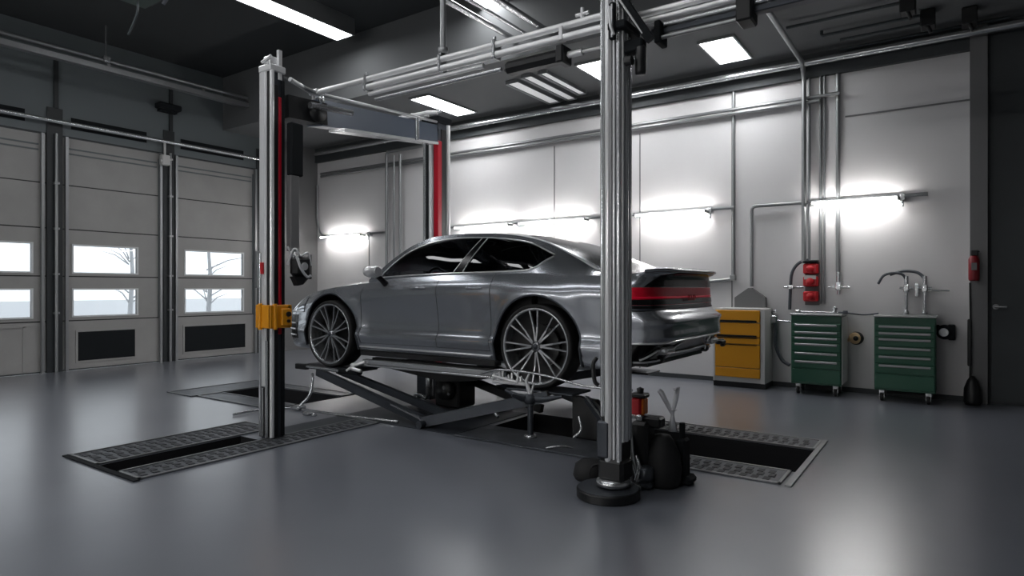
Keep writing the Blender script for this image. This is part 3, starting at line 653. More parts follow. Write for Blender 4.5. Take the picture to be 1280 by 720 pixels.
# --- crossrail joining post A and post B and running on to the right
R_ = thing('crossrail', (-3.2, 3.8, 2.95), 'long silver crossrail of parallel tubes joining the left post and the front post', 'rail')
ya = 3.80
MB().tube([(-4.86, ya, 3.10), (-1.70, ya, 3.10)], .024, 12).build('upper_tube', M['bright'], R_)
MB().tube([(-4.80, ya+.045, 3.125), (-1.70, ya+.045, 3.135)], .013, 12).build('upper_tube', M['bright'], R_)
MB().tube([(-4.17, ya, 3.03), (-1.70, ya, 3.02)], .026, 12).build('lower_tube', M['bright'], R_)
MB().tube([(-4.14, ya+.02, 2.975), (-2.9, ya+.02, 2.975)], .018, 12).build('lower_tube', M['bright'], R_)
MB().tube([(-4.08, ya+.04, 2.925), (-2.75, ya+.04, 2.925)], .016, 12).build('lower_tube', M['steel'], R_)
MB().tube([(-1.72, ya, 3.04), (4.18, ya, 3.04)], .022, 12).build('upper_tube', M['bright'], R_)
MB().tube([(-1.72, ya, 2.99), (4.18, ya, 2.99)], .018, 12).build('upper_tube', M['bright'], R_)
MB().box((-1.62, ya+.02, 2.945), (4.18, ya+.08, 2.97), .006).build('lower_tube', M['alu'], R_)
MB().box((-1.60, ya+.03, 2.90), (4.18, ya+.10, 2.94), .006).build('lower_tube', M['dsteel'], R_)
MB().tube([(-1.55, ya, 2.865), (-1.0, ya, 2.865)], .013, 12).build('lower_tube', M['pipe'], R_)
for x in (-4.15, -3.31, -2.78):
    mb = MB(); mb.box((x-.014, ya-.030, 2.995), (x+.014, ya+.065, 3.135), .006); mb.tube([(x, ya, 3.12), (x, ya, 3.16)], .010, 8); mb.build('tube_clamp', M['steel'], R_)
mb = MB(); mb.box((-2.22, ya-.03, 3.00), (-2.19, ya+.03, 3.10), .004); mb.tube([(-2.05, ya, 3.12), (-2.05, ya, 3.19)], .014, 8); mb.tube([(-2.10, ya, 3.15), (-2.0, ya, 3.15)], .012, 8); mb.build('tube_clamp', M['bright'], R_)
mb = MB(); mb.box((-1.53, ya-.03, 2.83), (-1.49, ya+.10, 2.97), .006); mb.build('tube_clamp', M['vent'], R_)
mb = MB(); mb.tube([(-4.80, 3.50, 3.14), (-4.86, ya, 3.10)], .022, 10); mb.tube([(-4.86, ya, 3.12), (-4.86, ya, 2.98)], .018, 10); mb.box((-4.90, ya-.03, 3.08), (-4.78, ya+.06, 3.13), .008); mb.build('end_bracket', M['bright'], R_)
mb = MB(); mb.box((-2.72, ya+.0, 2.875), (-2.22, ya+.12, 2.965), .03); mb.box((-2.26, ya-.01, 2.86), (-2.20, ya+.13, 2.985), .01); ac = mb.build('actuator', M['black'], R_)
mb = MB(); mb.tube([(-2.20, ya+.06, 2.92), (-1.80, ya+.06, 2.92)], .012, 10); mb.tube([(-2.19, ya+.06, 2.92), (-2.08, ya+.06, 2.92)], .024, 12); mb.build('actuator_rod', M['bright'], ac)
MB().box((-1.03, ya-.04, 2.84), (-.94, ya+.11, 3.08), .01).build('end_block', M['black'], R_)
mb = MB(); mb.tube([(-3.31, ya+.03, 3.15), (-3.31, ya+.03, HC)], .024, 10); mb.lathe([(.001, 0), (.04, 0), (.04, .05), (.001, .06)], 'z', (-3.31, ya+.03, 3.15), 12)
setp(mb.build('hanger_rod', M['pipe']), 'vertical rod hanging the crossrail from the ceiling left of the front post', 'rod')

# ================================================================== SCISSOR LIFT UNDER THE CAR
S = thing('scissor_lift', (-4.1, 5.6, 0), 'low scissor lift with silver rails and dark crossed legs under the car', 'car lift')
for Y in (4.80, 6.42):
    mb = MB(); mb.box((-5.28, Y-.035, .475), (-3.40, Y+.035, .525), .008); mb.box((-5.28, Y-.05, .455), (-3.40, Y-.03, .475), .003); mb.build('platform_rail', M['alu'], S)
    MB().box((-5.20, Y+.035, .515), (-3.55, Y+.11, .545), .006).build('rail_deck', M['black'], S)
    MB().box((-6.30, Y-.10, .385), (-5.30, Y+.22, .404), .006).build('wheel_plate', M['dsteel'], S)
    MB().box((-6.30, Y-.14, .360), (-6.10, Y-.09, .42), .006).build('plate_stop', M['black'], S)
    MB().tube([(-6.12, Y-.12, .395), (-5.55, Y-.12, .385)], .018, 10).build('plate_edge', M['steel'], S)
    mb = MB(); mb.box((-5.60, Y-.13, .36), (-5.25, Y-.04, .42), .015); mb.build('hinge_block', M['vent'], S)
    mb = MB(); mb.tube([(-5.42, Y-.12, .40), (-5.30, Y-.10, .47), (-5.22, Y-.05, .50)], .018, 10); mb.tube([(-5.32, Y-.14, .43), (-5.20, Y-.12, .41)], .02, 10); mb.lathe([(.001, -.03), (.03, -.03), (.03, .03), (.001, .03)], 'y', (-5.33, Y-.10, .46), 12); mb.build('hinge_pin', M['bright'], S)
    MB().box((-3.30, Y-.12, .385), (-2.62, Y+.22, .404), .006).build('wheel_plate', M['dsteel'], S)
YN = 4.66
MB().bar((-5.95, YN+.05, .345), (-4.00, 4.42, .045), .05, .085).build('leg', M['dsteel'], S)
MB().bar((-5.88, YN+.28, .345), (-4.02, 4.78, .045), .05, .075).build('leg', M['dsteel'], S)
MB().bar((-4.06, 4.40, .05), (-2.84, YN, .375), .055, .095).build('leg', M['dsteel'], S)
MB().bar((-5.10, 6.30, .44), (-3.36, 6.20, .06), .07, .09).build('leg', M['dsteel'], S)
MB().bar((-5.1, 5.55, .44), (-3.40, 5.45, .08), .06, .08).build('leg', M['black'], S)
MB().bar((-2.9, 6.30, .44), (-4.6, 6.35, .06), .07, .09).build('leg', M['dsteel'], S)
MB().bar((-3.98, 4.40, .055), (-2.90, YN-.03, .40), .02, .02).build('leg_edge', M['steel'], S)
MB().bar((-5.7, 4.70, .33), (-4.05, 4.39, .075), .015, .015).build('leg_edge', M['steel'], S)
MB().tube([(-4.03, 4.32, .04), (-4.03, 6.4, .04)], .035, 14).build('pivot_shaft', M['dsteel'], S)
MB().tube([(-5.30, 4.68, .43), (-5.30, 6.5, .43)], .03, 14).build('cross_shaft', M['dsteel'], S)
mb = MB(); mb.prism([(-5.12, .43), (-4.85, .40), (-4.3, .34), (-3.9, .38), (-3.6, .44), (-3.6, .46), (-5.12, .46)], 4.95, 5.35, 'y'); mb.build('oil_pan', M['black'], S)
# thin stand and floor rods on the left
mb = MB(); mb.tube(smooth_path([(-5.93, 4.62, .33), (-5.80, 4.52, .28), (-5.72, 4.42, .14), (-5.72, 4.28, .03)]), .016, 10); mb.box((-5.78, 4.22, .006), (-5.66, 4.34, .05), .015); mb.build('prop_rod', M['steel'], S)
mb = MB(); mb.tube([(-5.62, 4.25, .02), (-4.9, 4.30, .02), (-4.35, 4.38, .02)], .014, 8); mb.tube([(-5.75, 4.28, .022), (-6.0, 3.95, .02), (-6.0, 3.7, .015)], .012, 8); mb.lathe([(.001, 0), (.03, 0), (.02, .03), (.001, .035)], 'z', (-5.3, 4.15, .006), 12); mb.box((-5.46, 4.12, .006), (-5.36, 4.2, .03), .006); mb.build('floor_rod', M['steel'], S)
# pump block below the middle
mb = MB(); mb.box((-4.62, 5.20, .02), (-4.28, 5.50, .42), .02); mb.lathe([(.001, -.06), (.10, -.06), (.11, 0), (.10, .02), (.001, .03)], 'y', (-4.42, 5.17, .22), 24); mb.build('pump_block', M['black'], S)
mb = MB(); mb.box((-5.12, 5.45, .02), (-4.9, 5.6, .40), .01); mb.build('pump_block', M['dsteel'], S)
mb = MB(); mb.lathe([(.001, 0), (.04, 0), (.04, .25), (.02, .27), (.001, .27)], 'z', (-4.80, 5.32, .10), 14); mb.tube(smooth_path([(-4.95, 5.25, .1), (-4.85, 5.2, .13), (-4.74, 5.2, .09)]), .02, 8); mb.disc((-4.40, 5.10, .25), .02, .02, 'y', 10); mb.disc((-4.34, 5.10, .19), .016, .02, 'y', 10); mb.build('valve', M['steel'], S)
# valve cluster at the rail's right end
mb = MB(); mb.box((-3.47, 4.69, .43), (-3.10, 4.78, .465), .008)
for i in range(7): x = -3.45+i*.05; mb.lathe([(.001, 0), (.016, 0), (.018, .02), (.010, .03), (.010, .05+.02*(i % 3)), (.001, .06+.02*(i % 3))], 'z', (x, 4.70+.02*(i % 2), .46), 10)
mb.tube([(-3.45, 4.68, .50), (-3.18, 4.68, .46)], .012, 8); mb.build('valve_block', M['bright'], S)
mb = MB(); mb.tube(smooth_path([(-3.62, 4.72, .50), (-3.45, 4.67, .545), (-3.30, 4.66, .565), (-3.0, 4.65, .56), (-2.75, 4.64, .535), (-2.50, 4.62, .50), (-2.30, 4.62, .495), (-2.05, 4.62, .50)]), .010, 10); mb.build('air_line', M['steel'], S)
# jack under the rear wheel
J = thing('axle_stand', (-3.0, 4.62, -.0), 'dark axle stand with a star-shaped head under the rear wheel', 'axle stand')
mb = MB(); mb.tube([(-3.0, 4.62, .007), (-3.0, 4.62, .38)], .026, 12); mb.build('column', M['dsteel'], J)
mb = MB(); mb.lathe([(.001, .30), (.05, .30), (.07, .34), (.045, .38), (.001, .385)], 'z', (-3.0, 4.62, 0), 16)
for dx, dy in ((-.28, .02), (.30, .03), (-.1, -.14), (.12, .18)): mb.tube([(-3.0, 4.62, .34), (-3.0+dx*.5, 4.62+dy*.5, .35), (-3.0+dx, 4.62+dy, .385)], [.035, .026, .014], 8)
mb.build('star_head', M['dsteel'], J)
mb = MB(); mb.tube([(-3.0, 4.62, .36), (-3.03, 4.60, .50), (-3.0, 4.6, .56)], [.02, .016, .008], 8); mb.tube([(-3.0, 4.62, .36), (-2.96, 4.61, .47)], .010, 8); mb.build('chrome_hook', M['bright'], J)
mb = MB(); mb.lathe([(.001, .008), (.06, .008), (.05, .03), (.001, .035)], 'z', (-3.0, 4.62, 0), 16); mb.build('stand_foot', M['steel'], J)
# gusset and strut towards the front post
mb = MB(); mb.prism([(-2.72, .36), (-2.50, .34), (-2.25, .12), (-2.25, .01), (-2.72, .01)], 4.86, 4.93, 'y'); mb.build('gusset', M['black'], S)
MB().bar((-2.55, 4.80, .36), (-2.02, 4.42, .06), .035, .05).build('strut', M['dsteel'], S)
MB().bar((-2.54, 4.77, .385), (-2.01, 4.40, .085), .012, .012).build('strut_edge', M['steel'], S)
mb = MB(); mb.tube(smooth_path([(-3.55, 4.8, .22), (-3.50, 4.78, .14), (-3.44, 4.75, .11)]), .014, 8); mb.tube(smooth_path([(-2.62, 4.80, .2), (-2.58, 4.76, .1), (-2.64, 4.74, .03)]), .014, 8); mb.build('hook', M['steel'], S)
mb = MB(); mb.tube(smooth_path([(-2.68, 4.36, .012), (-2.58, 4.42, .03), (-2.52, 4.50, .012)]), .010, 8); setp(mb.build('short_rod', M['steel']), 'short bent bright rod on the floor plate left of the front post', 'rod')

# ================================================================== CABINETS
def drawer_cabinet(x0, x1, y0, y1, label, drawers, scol):
    root = thing('tool_cabinet', ((x0+x1)/2, (y0+y1)/2, 0), label, 'tool cabinet')
    MB().box((x0, y0+.012, .13), (x1, y1, .965), .006).build('body', M['green'], root)
    if scol: MB().box((x1-.001, y0+.03, .15), (x1+.012, y1-.01, .95), .003).build('side_panel', M[scol], root)
    t = MB(); t.box((x0-.01, y0-.005, .965), (x1+.012, y1+.005, .990), .006); t.build('top', M['pipe'], root)
    MB().box((x0+.01, y0, .155), (x1-.01, y0+.02, .315), .004).build('bottom_panel', M['greend'], root)
    zs = drawers+[.955]
    zz = [.325]+[ (drawers[i]+.035) for i in range(len(drawers))]
    for i, hz in enumerate(drawers):
        d = MB().box((x0+.01, y0, zz[i]+.004), (x1-.01, y0+.02, hz+.034), .004).build('drawer', M['greend'], root)
        MB().box((x0+.045, y0-.018, hz), (x1-.045, y0+.002, hz+.026), .005).build('handle', M['pipe'], d)
    for x, y in ((x0+.07, y0+.08), (x1-.07, y0+.08), (x0+.07, y1-.08), (x1-.07, y1-.08)):
        mb = MB(); mb.lathe([(.012, -.016), (.042, -.016), (.046, -.008), (.046, .008), (.042, .016), (.012, .016)], 'x', (x, y, .046), 18); cs = mb.build('caster', M['rubber'], root)
        mb = MB(); mb.lathe([(.001, -.019), (.024, -.019), (.024, .019), (.001, .019)], 'x', (x, y, .046), 12); mb.box((x-.028, y-.02, .09), (x+.028, y+.03, .13), .003); mb.box((x-.026, y-.012, .04), (x-.021, y+.018, .10)); mb.box((x+.021, y-.012, .04), (x+.026, y+.018, .10)); mb.build('caster_fork', M['steel'], cs)
    return root
drawer_cabinet(-1.63, -1.075, 8.40, 8.88, 'left green tool cabinet with six silver drawer handles', [.39, .49, .60, .675, .745, .835], 'white')
drawer_cabinet(-.735, -.145, 8.40, 8.88, 'right green tool cabinet with six silver drawer handles, next to the dark door', [.40, .50, .60, .70, .77, .845], None)
# bits on the cabinet tops
mb = MB(); mb.tube([(-1.56, 8.48, 1.005), (-1.15, 8.46, 1.005)], .012, 8); mb.box((-1.59, 8.44, .992), (-1.54, 8.52, 1.03), .006)
setp(mb.build('steel_bar', M['steel']), 'thin steel bar lying on top of the left green cabinet', 'bar')
mb = MB(); mb.lathe([(.001, .992), (.045, .992), (.04, 1.01), (.02, 1.03), (.035, 1.05), (.001, 1.075)], 'z', (-1.17, 8.6, 0), 16); mb.box((-1.25, 8.57, .992), (-1.10, 8.63, 1.01), .006)
setp(mb.build('air_fitting', M['steel']), 'small steel fitting standing on top of the left green cabinet', 'fitting')
mb = MB(); mb.tube(smooth_path([(-1.12, 8.52, 1.01), (-1.0, 8.50, 1.0), (-.85, 8.55, .985), (-.70, 8.5, 1.005)]), .010, 8); mb.box((-1.07, 8.48, .99), (-1.02, 8.54, 1.03), .006)
setp(mb.build('air_hose', M['hose']), 'thin hose lying between the tops of the two green cabinets', 'hose')
# yellow cabinet
root = thing('drawer_cabinet', (-2.2, 8.72, 0), 'yellow drawer cabinet in a white casing behind the car boot', 'drawer cabinet')
x0, x1, y0, y1 = -2.60, -2.01, 8.50, 8.93
mb = MB(); mb.box((x0-.02, y0+.012, .07), (x0+.005, y1, 1.03), .003); mb.box((x1-.005, y0+.012, .07), (x1+.05, y1, 1.03), .003); mb.box((x0, y0+.012, .98), (x1, y1, 1.035), .004); mb.box((x0, y0+.03, .07), (x1, y1, .98)); mb.build('casing', M['white'], root)
MB().box((x0-.02, y0+.03, 0), (x1+.05, y1, .07)).build('plinth', M['black'], root)
for i, (a, b) in enumerate(((.135, .255), (.262, .565), (.572, .655), (.662, .845), (.855, 1.01))):
    d = MB().box((x0+.01, y0, a), (x1-.01, y0+.028, b), .005).build('drawer', M['cabyel'], root)
    if i in (3, 4): MB().box((x0+.03, y0-.010, a+.002 if i == 3 else a-.0), (x1-.05, y0+.004, a+.026), .003).build('grip', M['vent'], d)
    if i in (1, 2): MB().box((x0+.03, y0-.004, b-.012), (x1-.05, y0+.004, b-.002)).build('grip', M['vent'], d)
# grey gabled hood on the wall above it
hx_ = HX(938); mb = MB(); mb.prism([(hx_-.20, 1.04), (hx_+.20, 1.04), (hx_+.20, 1.17), (hx_+.02, 1.30), (hx_-.02, 1.30), (hx_-.20, 1.17)], W-.10, W-.005, 'y')
setp(mb.build('gabled_hood', M['pil']), 'grey gable shaped hood on the wall above the yellow cabinet', 'hood')

# ================================================================== THINGS ON THE RIGHT OF THE WHITE WALL
X = HX(1014)
root = thing('red_sockets', (X, W-.06, 1.3), 'stack of three red sockets on the wall above the left green cabinet', 'socket')
MB().box((X-.08, W-.03, 1.08), (X+.09, W, 1.66), .006).build('back_board', M['pil'], root)
for z in (1.13, 1.32, 1.48):
    mb = MB(); mb.box((X-.085, W-.14, z), (X+.085, W-.03, z+.13), .015); mb.lathe([(.001, -.03), (.045, -.03), (.05, 0), (.001, .0)], 'y', (X, W-.14, z+.06), 18); so = mb.build('socket', M['redp'], root)
    if z == 1.32: MB().box((X-.07, W-.15, z+.09), (X+.07, W-.138, z+.14), .004).build('label_plate', M['white'], so)
mb = MB(); mb.box((X-.09, W-.15, 1.62), (X+.08, W-.02, 1.65), .008); mb.build('cap', M['vent'], root)
mb = MB(); mb.tube(smooth_path([(X-.02, W-.1, 1.66), (X-.14, W-.1, 1.62), (X-.22, W-.1, 1.50), (X-.24, W-.1, 1.3), (X-.25, W-.1, 1.02)]), .020, 10)
setp(mb.build('grey_hose', M['hose']), 'grey hose arching from the red sockets down to the left green cabinet', 'hose')
mb = MB(); mb.tube([(X-.33, W-.06, 1.31), (X-.09, W-.06, 1.31)], .014, 8); mb.box((X-.27, W-.13, 1.285), (X-.20, W-.03, 1.335), .008)
setp(mb.build('hose_bracket', M['steel']), 'thin steel bracket holding the grey hose left of the red sockets', 'bracket')
# taps and hoses above the right cabinet
for px, base in ((1133, 'left'), (1156, 'right')):
    x = HX(px); mb = MB(); mb.box((x-.03, W-.12, 1.25), (x+.03, W-.02, 1.34), .01); mb.tube([(x-.07, W-.09, 1.30), (x+.07, W-.09, 1.30)], .014, 8); mb.disc((x, W-.15, 1.29), .028, .03, 'y', 14, .005); mb.tube([(x, W-.08, 1.34), (x, W-.08, 1.44)], .024, 10); mb.tube([(x, W-.08, 1.25), (x, W-.08, 1.02)], .016, 10); mb.lathe([(.001, .99), (.03, .99), (.025, 1.03), (.001, 1.05)], 'z', (x, W-.08, 0), 12)
    if base == 'right': mb.tube([(x, W-.07, 1.27), (x+.24, W-.07, 1.27)], .010, 8); mb.box((x-.10, W-.1, 1.2), (x-.06, W-.02, 1.36), .006)
    setp(mb.build('wall_tap', M['steel']), 'steel wall tap with hose above the right green cabinet, the %s one of two' % base, 'tap')
a = HX(1098)
mb = MB(); mb.tube(smooth_path([(a, W-.10, 1.35), (a+.06, W-.11, 1.45), (a+.16, W-.11, 1.48), (a+.25, W-.1, 1.46), (HX(1133), W-.08, 1.40)]), .016, 10)
setp(mb.build('air_hose', M['hose']), 'short arched hose ending at the left wall tap', 'hose')
mb = MB(); mb.tube(smooth_path([(a+.12, W-.06, 1.46), (a+.25, W-.06, 1.50), (a+.38, W-.06, 1.49), (HX(1152), W-.07, 1.45), (HX(1156), W-.08, 1.40)]), .018, 10)
setp(mb.build('air_hose', M['hose']), 'longer arched hose ending at the right wall tap', 'hose')
# hose left of the left cabinet
x = HX(968); mb = MB(); mb.tube(smooth_path([(x, W-.08, .93), (x+.02, W-.09, .75), (x+.03, W-.09, .52), (x+.10, W-.09, .36), (x+.20, W-.12, .30)]), .022, 10)
setp(mb.build('drain_hose', M['hose']), 'drooping grey hose left of the left green cabinet', 'hose')
mb = MB(); mb.box((x-.04, W-.12, .84), (x+.04, W-.01, .94), .012); mb.tube([(x, W-.07, .94), (x-.04, W-.09, .99), (x+.03, W-.09, 1.0)], .016, 8); mb.tube([(x+.04, W-.07, .87), (x+.20, W-.07, .86)], .014, 8); mb.tube([(x-.03, W-.07, .86), (x-.07, W-.09, .77)], .014, 8)
setp(mb.build('wall_valve', M['steel']), 'steel wall valve that the drooping hose hangs from', 'valve')
x = HX(1069); mb = MB(); mb.lathe([(.001, -.10), (.055, -.10), (.07, -.08), (.075, -.03), (.06, 0), (.001, 0)], 'y', (x, W-.01, .68), 22); mb.tube([(x-.03, W-.06, .66), (x-.09, W-.03, .65)], .022, 10)
r_ = setp(mb.build('cable_reel', M['cream']), 'round cream and black plug reel on the wall between the green cabinets', 'reel')
mb = MB(); mb.lathe([(.001, -.112), (.02, -.112), (.03, -.10), (.082, -.07), (.082, -.04)], 'y', (x+.012, W-.01, .68), 22); mb.build('black_rim', M['black'], r_)
x = HX(1181); mb = MB(); mb.lathe([(.001, -.10), (.06, -.10), (.085, -.07), (.085, 0), (.001, 0)], 'y', (x, W-.01, .79), 22); mb.box((x+.03, W-.10, .70), (x+.10, W-.01, .88), .01); mb.box((x-.12, W-.06, .82), (x-.05, W-.02, .87), .006)
r_ = setp(mb.build('wall_bell', M['vent']), 'dark round wall device right of the right green cabinet', 'wall device')
MB().disc((x-.01, W-.125, .79), .05, .02, 'y', 20, .004).build('face', M['steel'], r_)
# items on the pilaster
x = .205
root = thing('fire_extinguisher', (x, W-.17, 1.35), 'small red extinguisher hanging on the grey pilaster', 'extinguisher')
mb = MB(); mb.lathe([(.001, 1.38), (.045, 1.38), (.052, 1.40), (.052, 1.62), (.03, 1.67), (.001, 1.67)], 'z', (x, W-.16, 0), 18); mb.build('cylinder', M['redx'], root)
mb = MB(); mb.box((x-.03, W-.20, 1.66), (x+.04, W-.12, 1.72), .008); mb.tube([(x-.02, W-.17, 1.69), (x+.05, W-.17, 1.71)], .010, 8); mb.build('valve', M['black'], root)
mb = MB(); mb.box((x-.025, W-.215, 1.50), (x+.025, W-.208, 1.58)); mb.build('label_plate', M['pil'], root)
mb = MB(); mb.tube([(.17, W-.14, 1.36), (.175, W-.14, .9), (.17, W-.15, .28)], .010, 8); mb.box((.145, W-.16, .42), (.185, W-.11, .95), .01); mb.lathe([(.001, 0), (.07, 0), (.085, .04), (.08, .18), (.05, .27), (.02, .32), (.001, .32)], 'z', (.19, W-.21, 0), 18)
setp(mb.build('floor_broom', M['black']), 'black long handled brush standing against the grey pilaster', 'brush')

# ================================================================== THE CAR (local frame: x forward from the rear axle, y left, z up from the tyre contact)
CAR = thing('car', (-3.022, 5.67, .404), 'silver four-door fastback car raised on the scissor lift', 'car', rz=PI)
def curve(pts):
    """monotone cubic through (x, y) pairs"""
    X = np.array([p[0] for p in pts], float); Y = np.array([p[1] for p in pts], float)
    h = np.diff(X); d = np.diff(Y)/h; m = np.zeros(len(X)); m[0], m[-1] = d[0], d[-1]
    for i in range(1, len(X)-1):
        m[i] = 0 if d[i-1]*d[i] <= 0 else 2*d[i-1]*d[i]/(d[i-1]+d[i])
    def f(x):
        x = min(max(x, X[0]), X[-1]); i = int(min(max(np.searchsorted(X, x)-1, 0), len(X)-2)); t = (x-X[i])/h[i]
        return float(Y[i]*(1+2*t)*(1-t)**2+m[i]*h[i]*t*(1-t)**2+Y[i+1]*t*t*(3-2*t)+m[i+1]*h[i]*t*t*(t-1))
    return f
WBASE = 2.75; ARCH_R = .452; ARCH_Z = .385
# plan outline: arc parameter -> x, y ; rear centre to front centre
plan_pts = [(-1.07, 0), (-1.068, .30), (-1.06, .58), (-1.04, .74), (-1.0, .835), (-.92, .89), (-.78, .918), (-.5, .936), (-.1, .945), (.5, .945), (1.2, .94), (2.0, .94), (2.7, .942), (3.05, .93), (3.35, .895), (3.55, .83), (3.70, .69), (3.78, .44), (3.82, .2), (3.83, 0)]
al = [0]
for i in range(1, len(plan_pts)): al.append(al[-1]+math.dist(plan_pts[i], plan_pts[i-1]))
px_f = curve([(a, p[0]) for a, p in zip(al, plan_pts)]); py_f = curve([(a, p[1]) for a, p in zip(al, plan_pts)])
TT = al[-1]
def t_of_x(x):      # along the side
    lo, hi = 0., TT
    for _ in range(40):
        m = (lo+hi)/2
        if px_f(m) < x: lo = m
        else: hi = m
    return (lo+hi)/2
ztop_f = curve([(-1.07, 1.042), (-.9, 1.022), (-.62, 1.000), (-.2, 1.02), (.3, 1.035), (1.0, 1.03), (1.6, 1.01), (1.95, .985), (2.2, .955), (2.6, .92), (3.0, .87), (3.35, .82), (3.6, .755), (3.83, .70)])
zbot_f = curve([(-1.07, .30), (-.8, .27), (-.55, .21), (0, .20), (2.75, .20), (3.2, .19), (3.5, .20), (3.83, .21)])
low_in = curve([(.15, .075), (.215, .06), (.235, .035), (.27, .030), (.30, .026), (.36, .008), (.385, .0), (.400, .002), (.440, .030), (.480, .048), (.56, .046), (.70, .026), (.82, .006), (.88, .0), (2, 0)])
rear_dx = curve([(.2, .14), (.30, .05), (.40, -.01), (.455, -.07), (.48, -.085), (.56, -.075), (.635, -.095), (.65, -.092), (.672, -.03), (.69, .01), (.91, .03), (1.0, .02), (1.022, -.035), (1.1, -.04)])
front_dx = curve([(.15, -.12), (.25, .0), (.5, .02), (.6, .0), (.72, -.06), (.9, -.12)])
def smst(a, b, x):
    t = min(max((x-a)/(b-a), 0), 1); return t*t*(3-2*t)
def body_pt(t, z, side=1):
    x, y = px_f(t), py_f(t); zt = ztop_f(x)
    wr = 1-smst(-1.05, -.45, x) if x < 0 else 0
    wr = max(wr, 0); wf = smst(3.0, 3.6, x)
    ins = low_in(z)*(1-wr)*(1-wf)
    u = zt-z
    if u < .17: ins += .105*(1-max(u, 0)/.17)**1.8
    # flared arches
    fl = 0
    for cx in (0, WBASE):
        dd = math.hypot(x-cx, z-ARCH_Z)-ARCH_R
        if dd > -.05: fl += .030*math.exp(-(dd/.11)**2)*smst(.2, .45, z)
    ins -= fl
    k = 1-ins/.945
    x += rear_dx(z)*wr+front_dx(z)*wf
    return Vector((x, y*k*side, z))
# parameter columns
cols = set()
n0 = 150
for i in range(n0+1): cols.add(round(TT*i/n0, 5))
special = {}
for nm, x in (('a0', -ARCH_R), ('a1', ARCH_R), ('b0', WBASE-ARCH_R), ('b1', WBASE+ARCH_R)):
    t = t_of_x(x); cols.add(round(t-.0004, 5)); cols.add(round(t+.0004, 5)); special[nm] = t
for cx in (0, WBASE):
    for q in range(1, 12):
        for sg in (-1, 1): cols.add(round(t_of_x(cx+sg*ARCH_R*math.cos(q*PI/24)), 5))
DOORX = {'rear': (.50, 1.165), 'front': (1.175, 2.255)}
for x in (.497, .503, 1.162, 1.169, 2.252, 2.259): cols.add(round(t_of_x(x), 5))
for x in (-.62, -.9, 1.95): cols.add(round(t_of_x(x), 5))
cols = sorted(cols)
# rows as fractions; door lower seam near z .30
rowz = [0, .02, .05, .09, .13, .135, .19, .24, .28, .32, .36, .40, .45, .51, .57, .63, .69, .75, .81, .86, .90, .93, .955, .975, .99, 1.0]
def arch_clamp(x):
    for cx in (0, WBASE):
        if abs(x-cx) < ARCH_R: return ARCH_Z+math.sqrt(ARCH_R**2-(x-cx)**2)
    return -1
grid = []
for t in cols:
    x = px_f(t); zb, zt = zbot_f(x), ztop_f(x); ac_ = arch_clamp(x)
    grid.append([max(zb+(zt-zb)*r, ac_) for r in rowz])
def zone(ti, ri):
    x = (px_f(cols[ti])+px_f(cols[ti+1]))/2
    if abs(x-.5) < .0031 and ri >= 4: return 'gap'
    if abs(x-1.1655) < .0036 and ri >= 4: return 'gap'
    if abs(x-2.2555) < .0036 and ri >= 4: return 'gap'
    if .497 < x < 2.259 and ri == 4: return 'gap'
    if ri >= 5:
        if .503 < x < 1.162: return 'rear_door'
        if 1.169 < x < 2.252: return 'front_door'
    return 'body_side'
for side in (1, -1):
    parts = {}
    for i in range(len(cols)-1):
        for j in range(len(rowz)-1):
            zs = grid[i][j], grid[i+1][j], grid[i+1][j+1], grid[i][j+1]
            if abs(zs[0]-zs[3]) < 1e-5 and abs(zs[1]-zs[2]) < 1e-5: continue
            zn = zone(i, j); mb = parts.setdefault(zn, MB())
            q = [body_pt(cols[i], zs[0], side), body_pt(cols[i+1], zs[1], side), body_pt(cols[i+1], zs[2], side), body_pt(cols[i], zs[3], side)]
            if zn == 'gap': q = [p-Vector((0, .004*side, 0)) for p in q]
            if side < 0: q = q[::-1]
            mb.add(q, [(3, 2, 1, 0)], True)
    for zn, mb in parts.items():
        mb.build({'gap': 'door_seam'}.get(zn, zn), M['black'] if zn == 'gap' else M['paint'], CAR, local=True, weld=.0003, fixn=False)
# hood and deck
def lid(x0, x1, crown, name, inner=1.0, m='paint'):
    mb = MB(); ts = [t for t in cols if x0-1e-4 <= px_f(t) <= x1+1e-4]; ns = 16; rows = []
    for t in ts:
        x = px_f(t); e = body_pt(t, ztop_f(x)); r = []
        for k in range(ns+1):
            s_ = (-1+2*k/ns)*inner; ex = e.x
            r.append((ex, e.y*s_, ztop_f(x)+crown(x)*(1-abs(s_)**2.4)))
        rows.append(r)
    vs = [p for r in rows for p in r]; n = ns+1
    mb.add(vs, [(i*n+k, (i+1)*n+k, (i+1)*n+k+1, i*n+k+1) for i in range(len(rows)-1) for k in range(ns)], True)
    return mb.build(name, M[m], CAR, local=True, weld=.0003)
lid(1.95, 3.9, curve([(1.95, .075), (2.6, .07), (3.2, .06), (3.7, .025), (3.83, 0)]), 'hood')
lid(-1.08, -.62, curve([(-1.07, .03), (-.62, .04)]), 'trunk_lid')

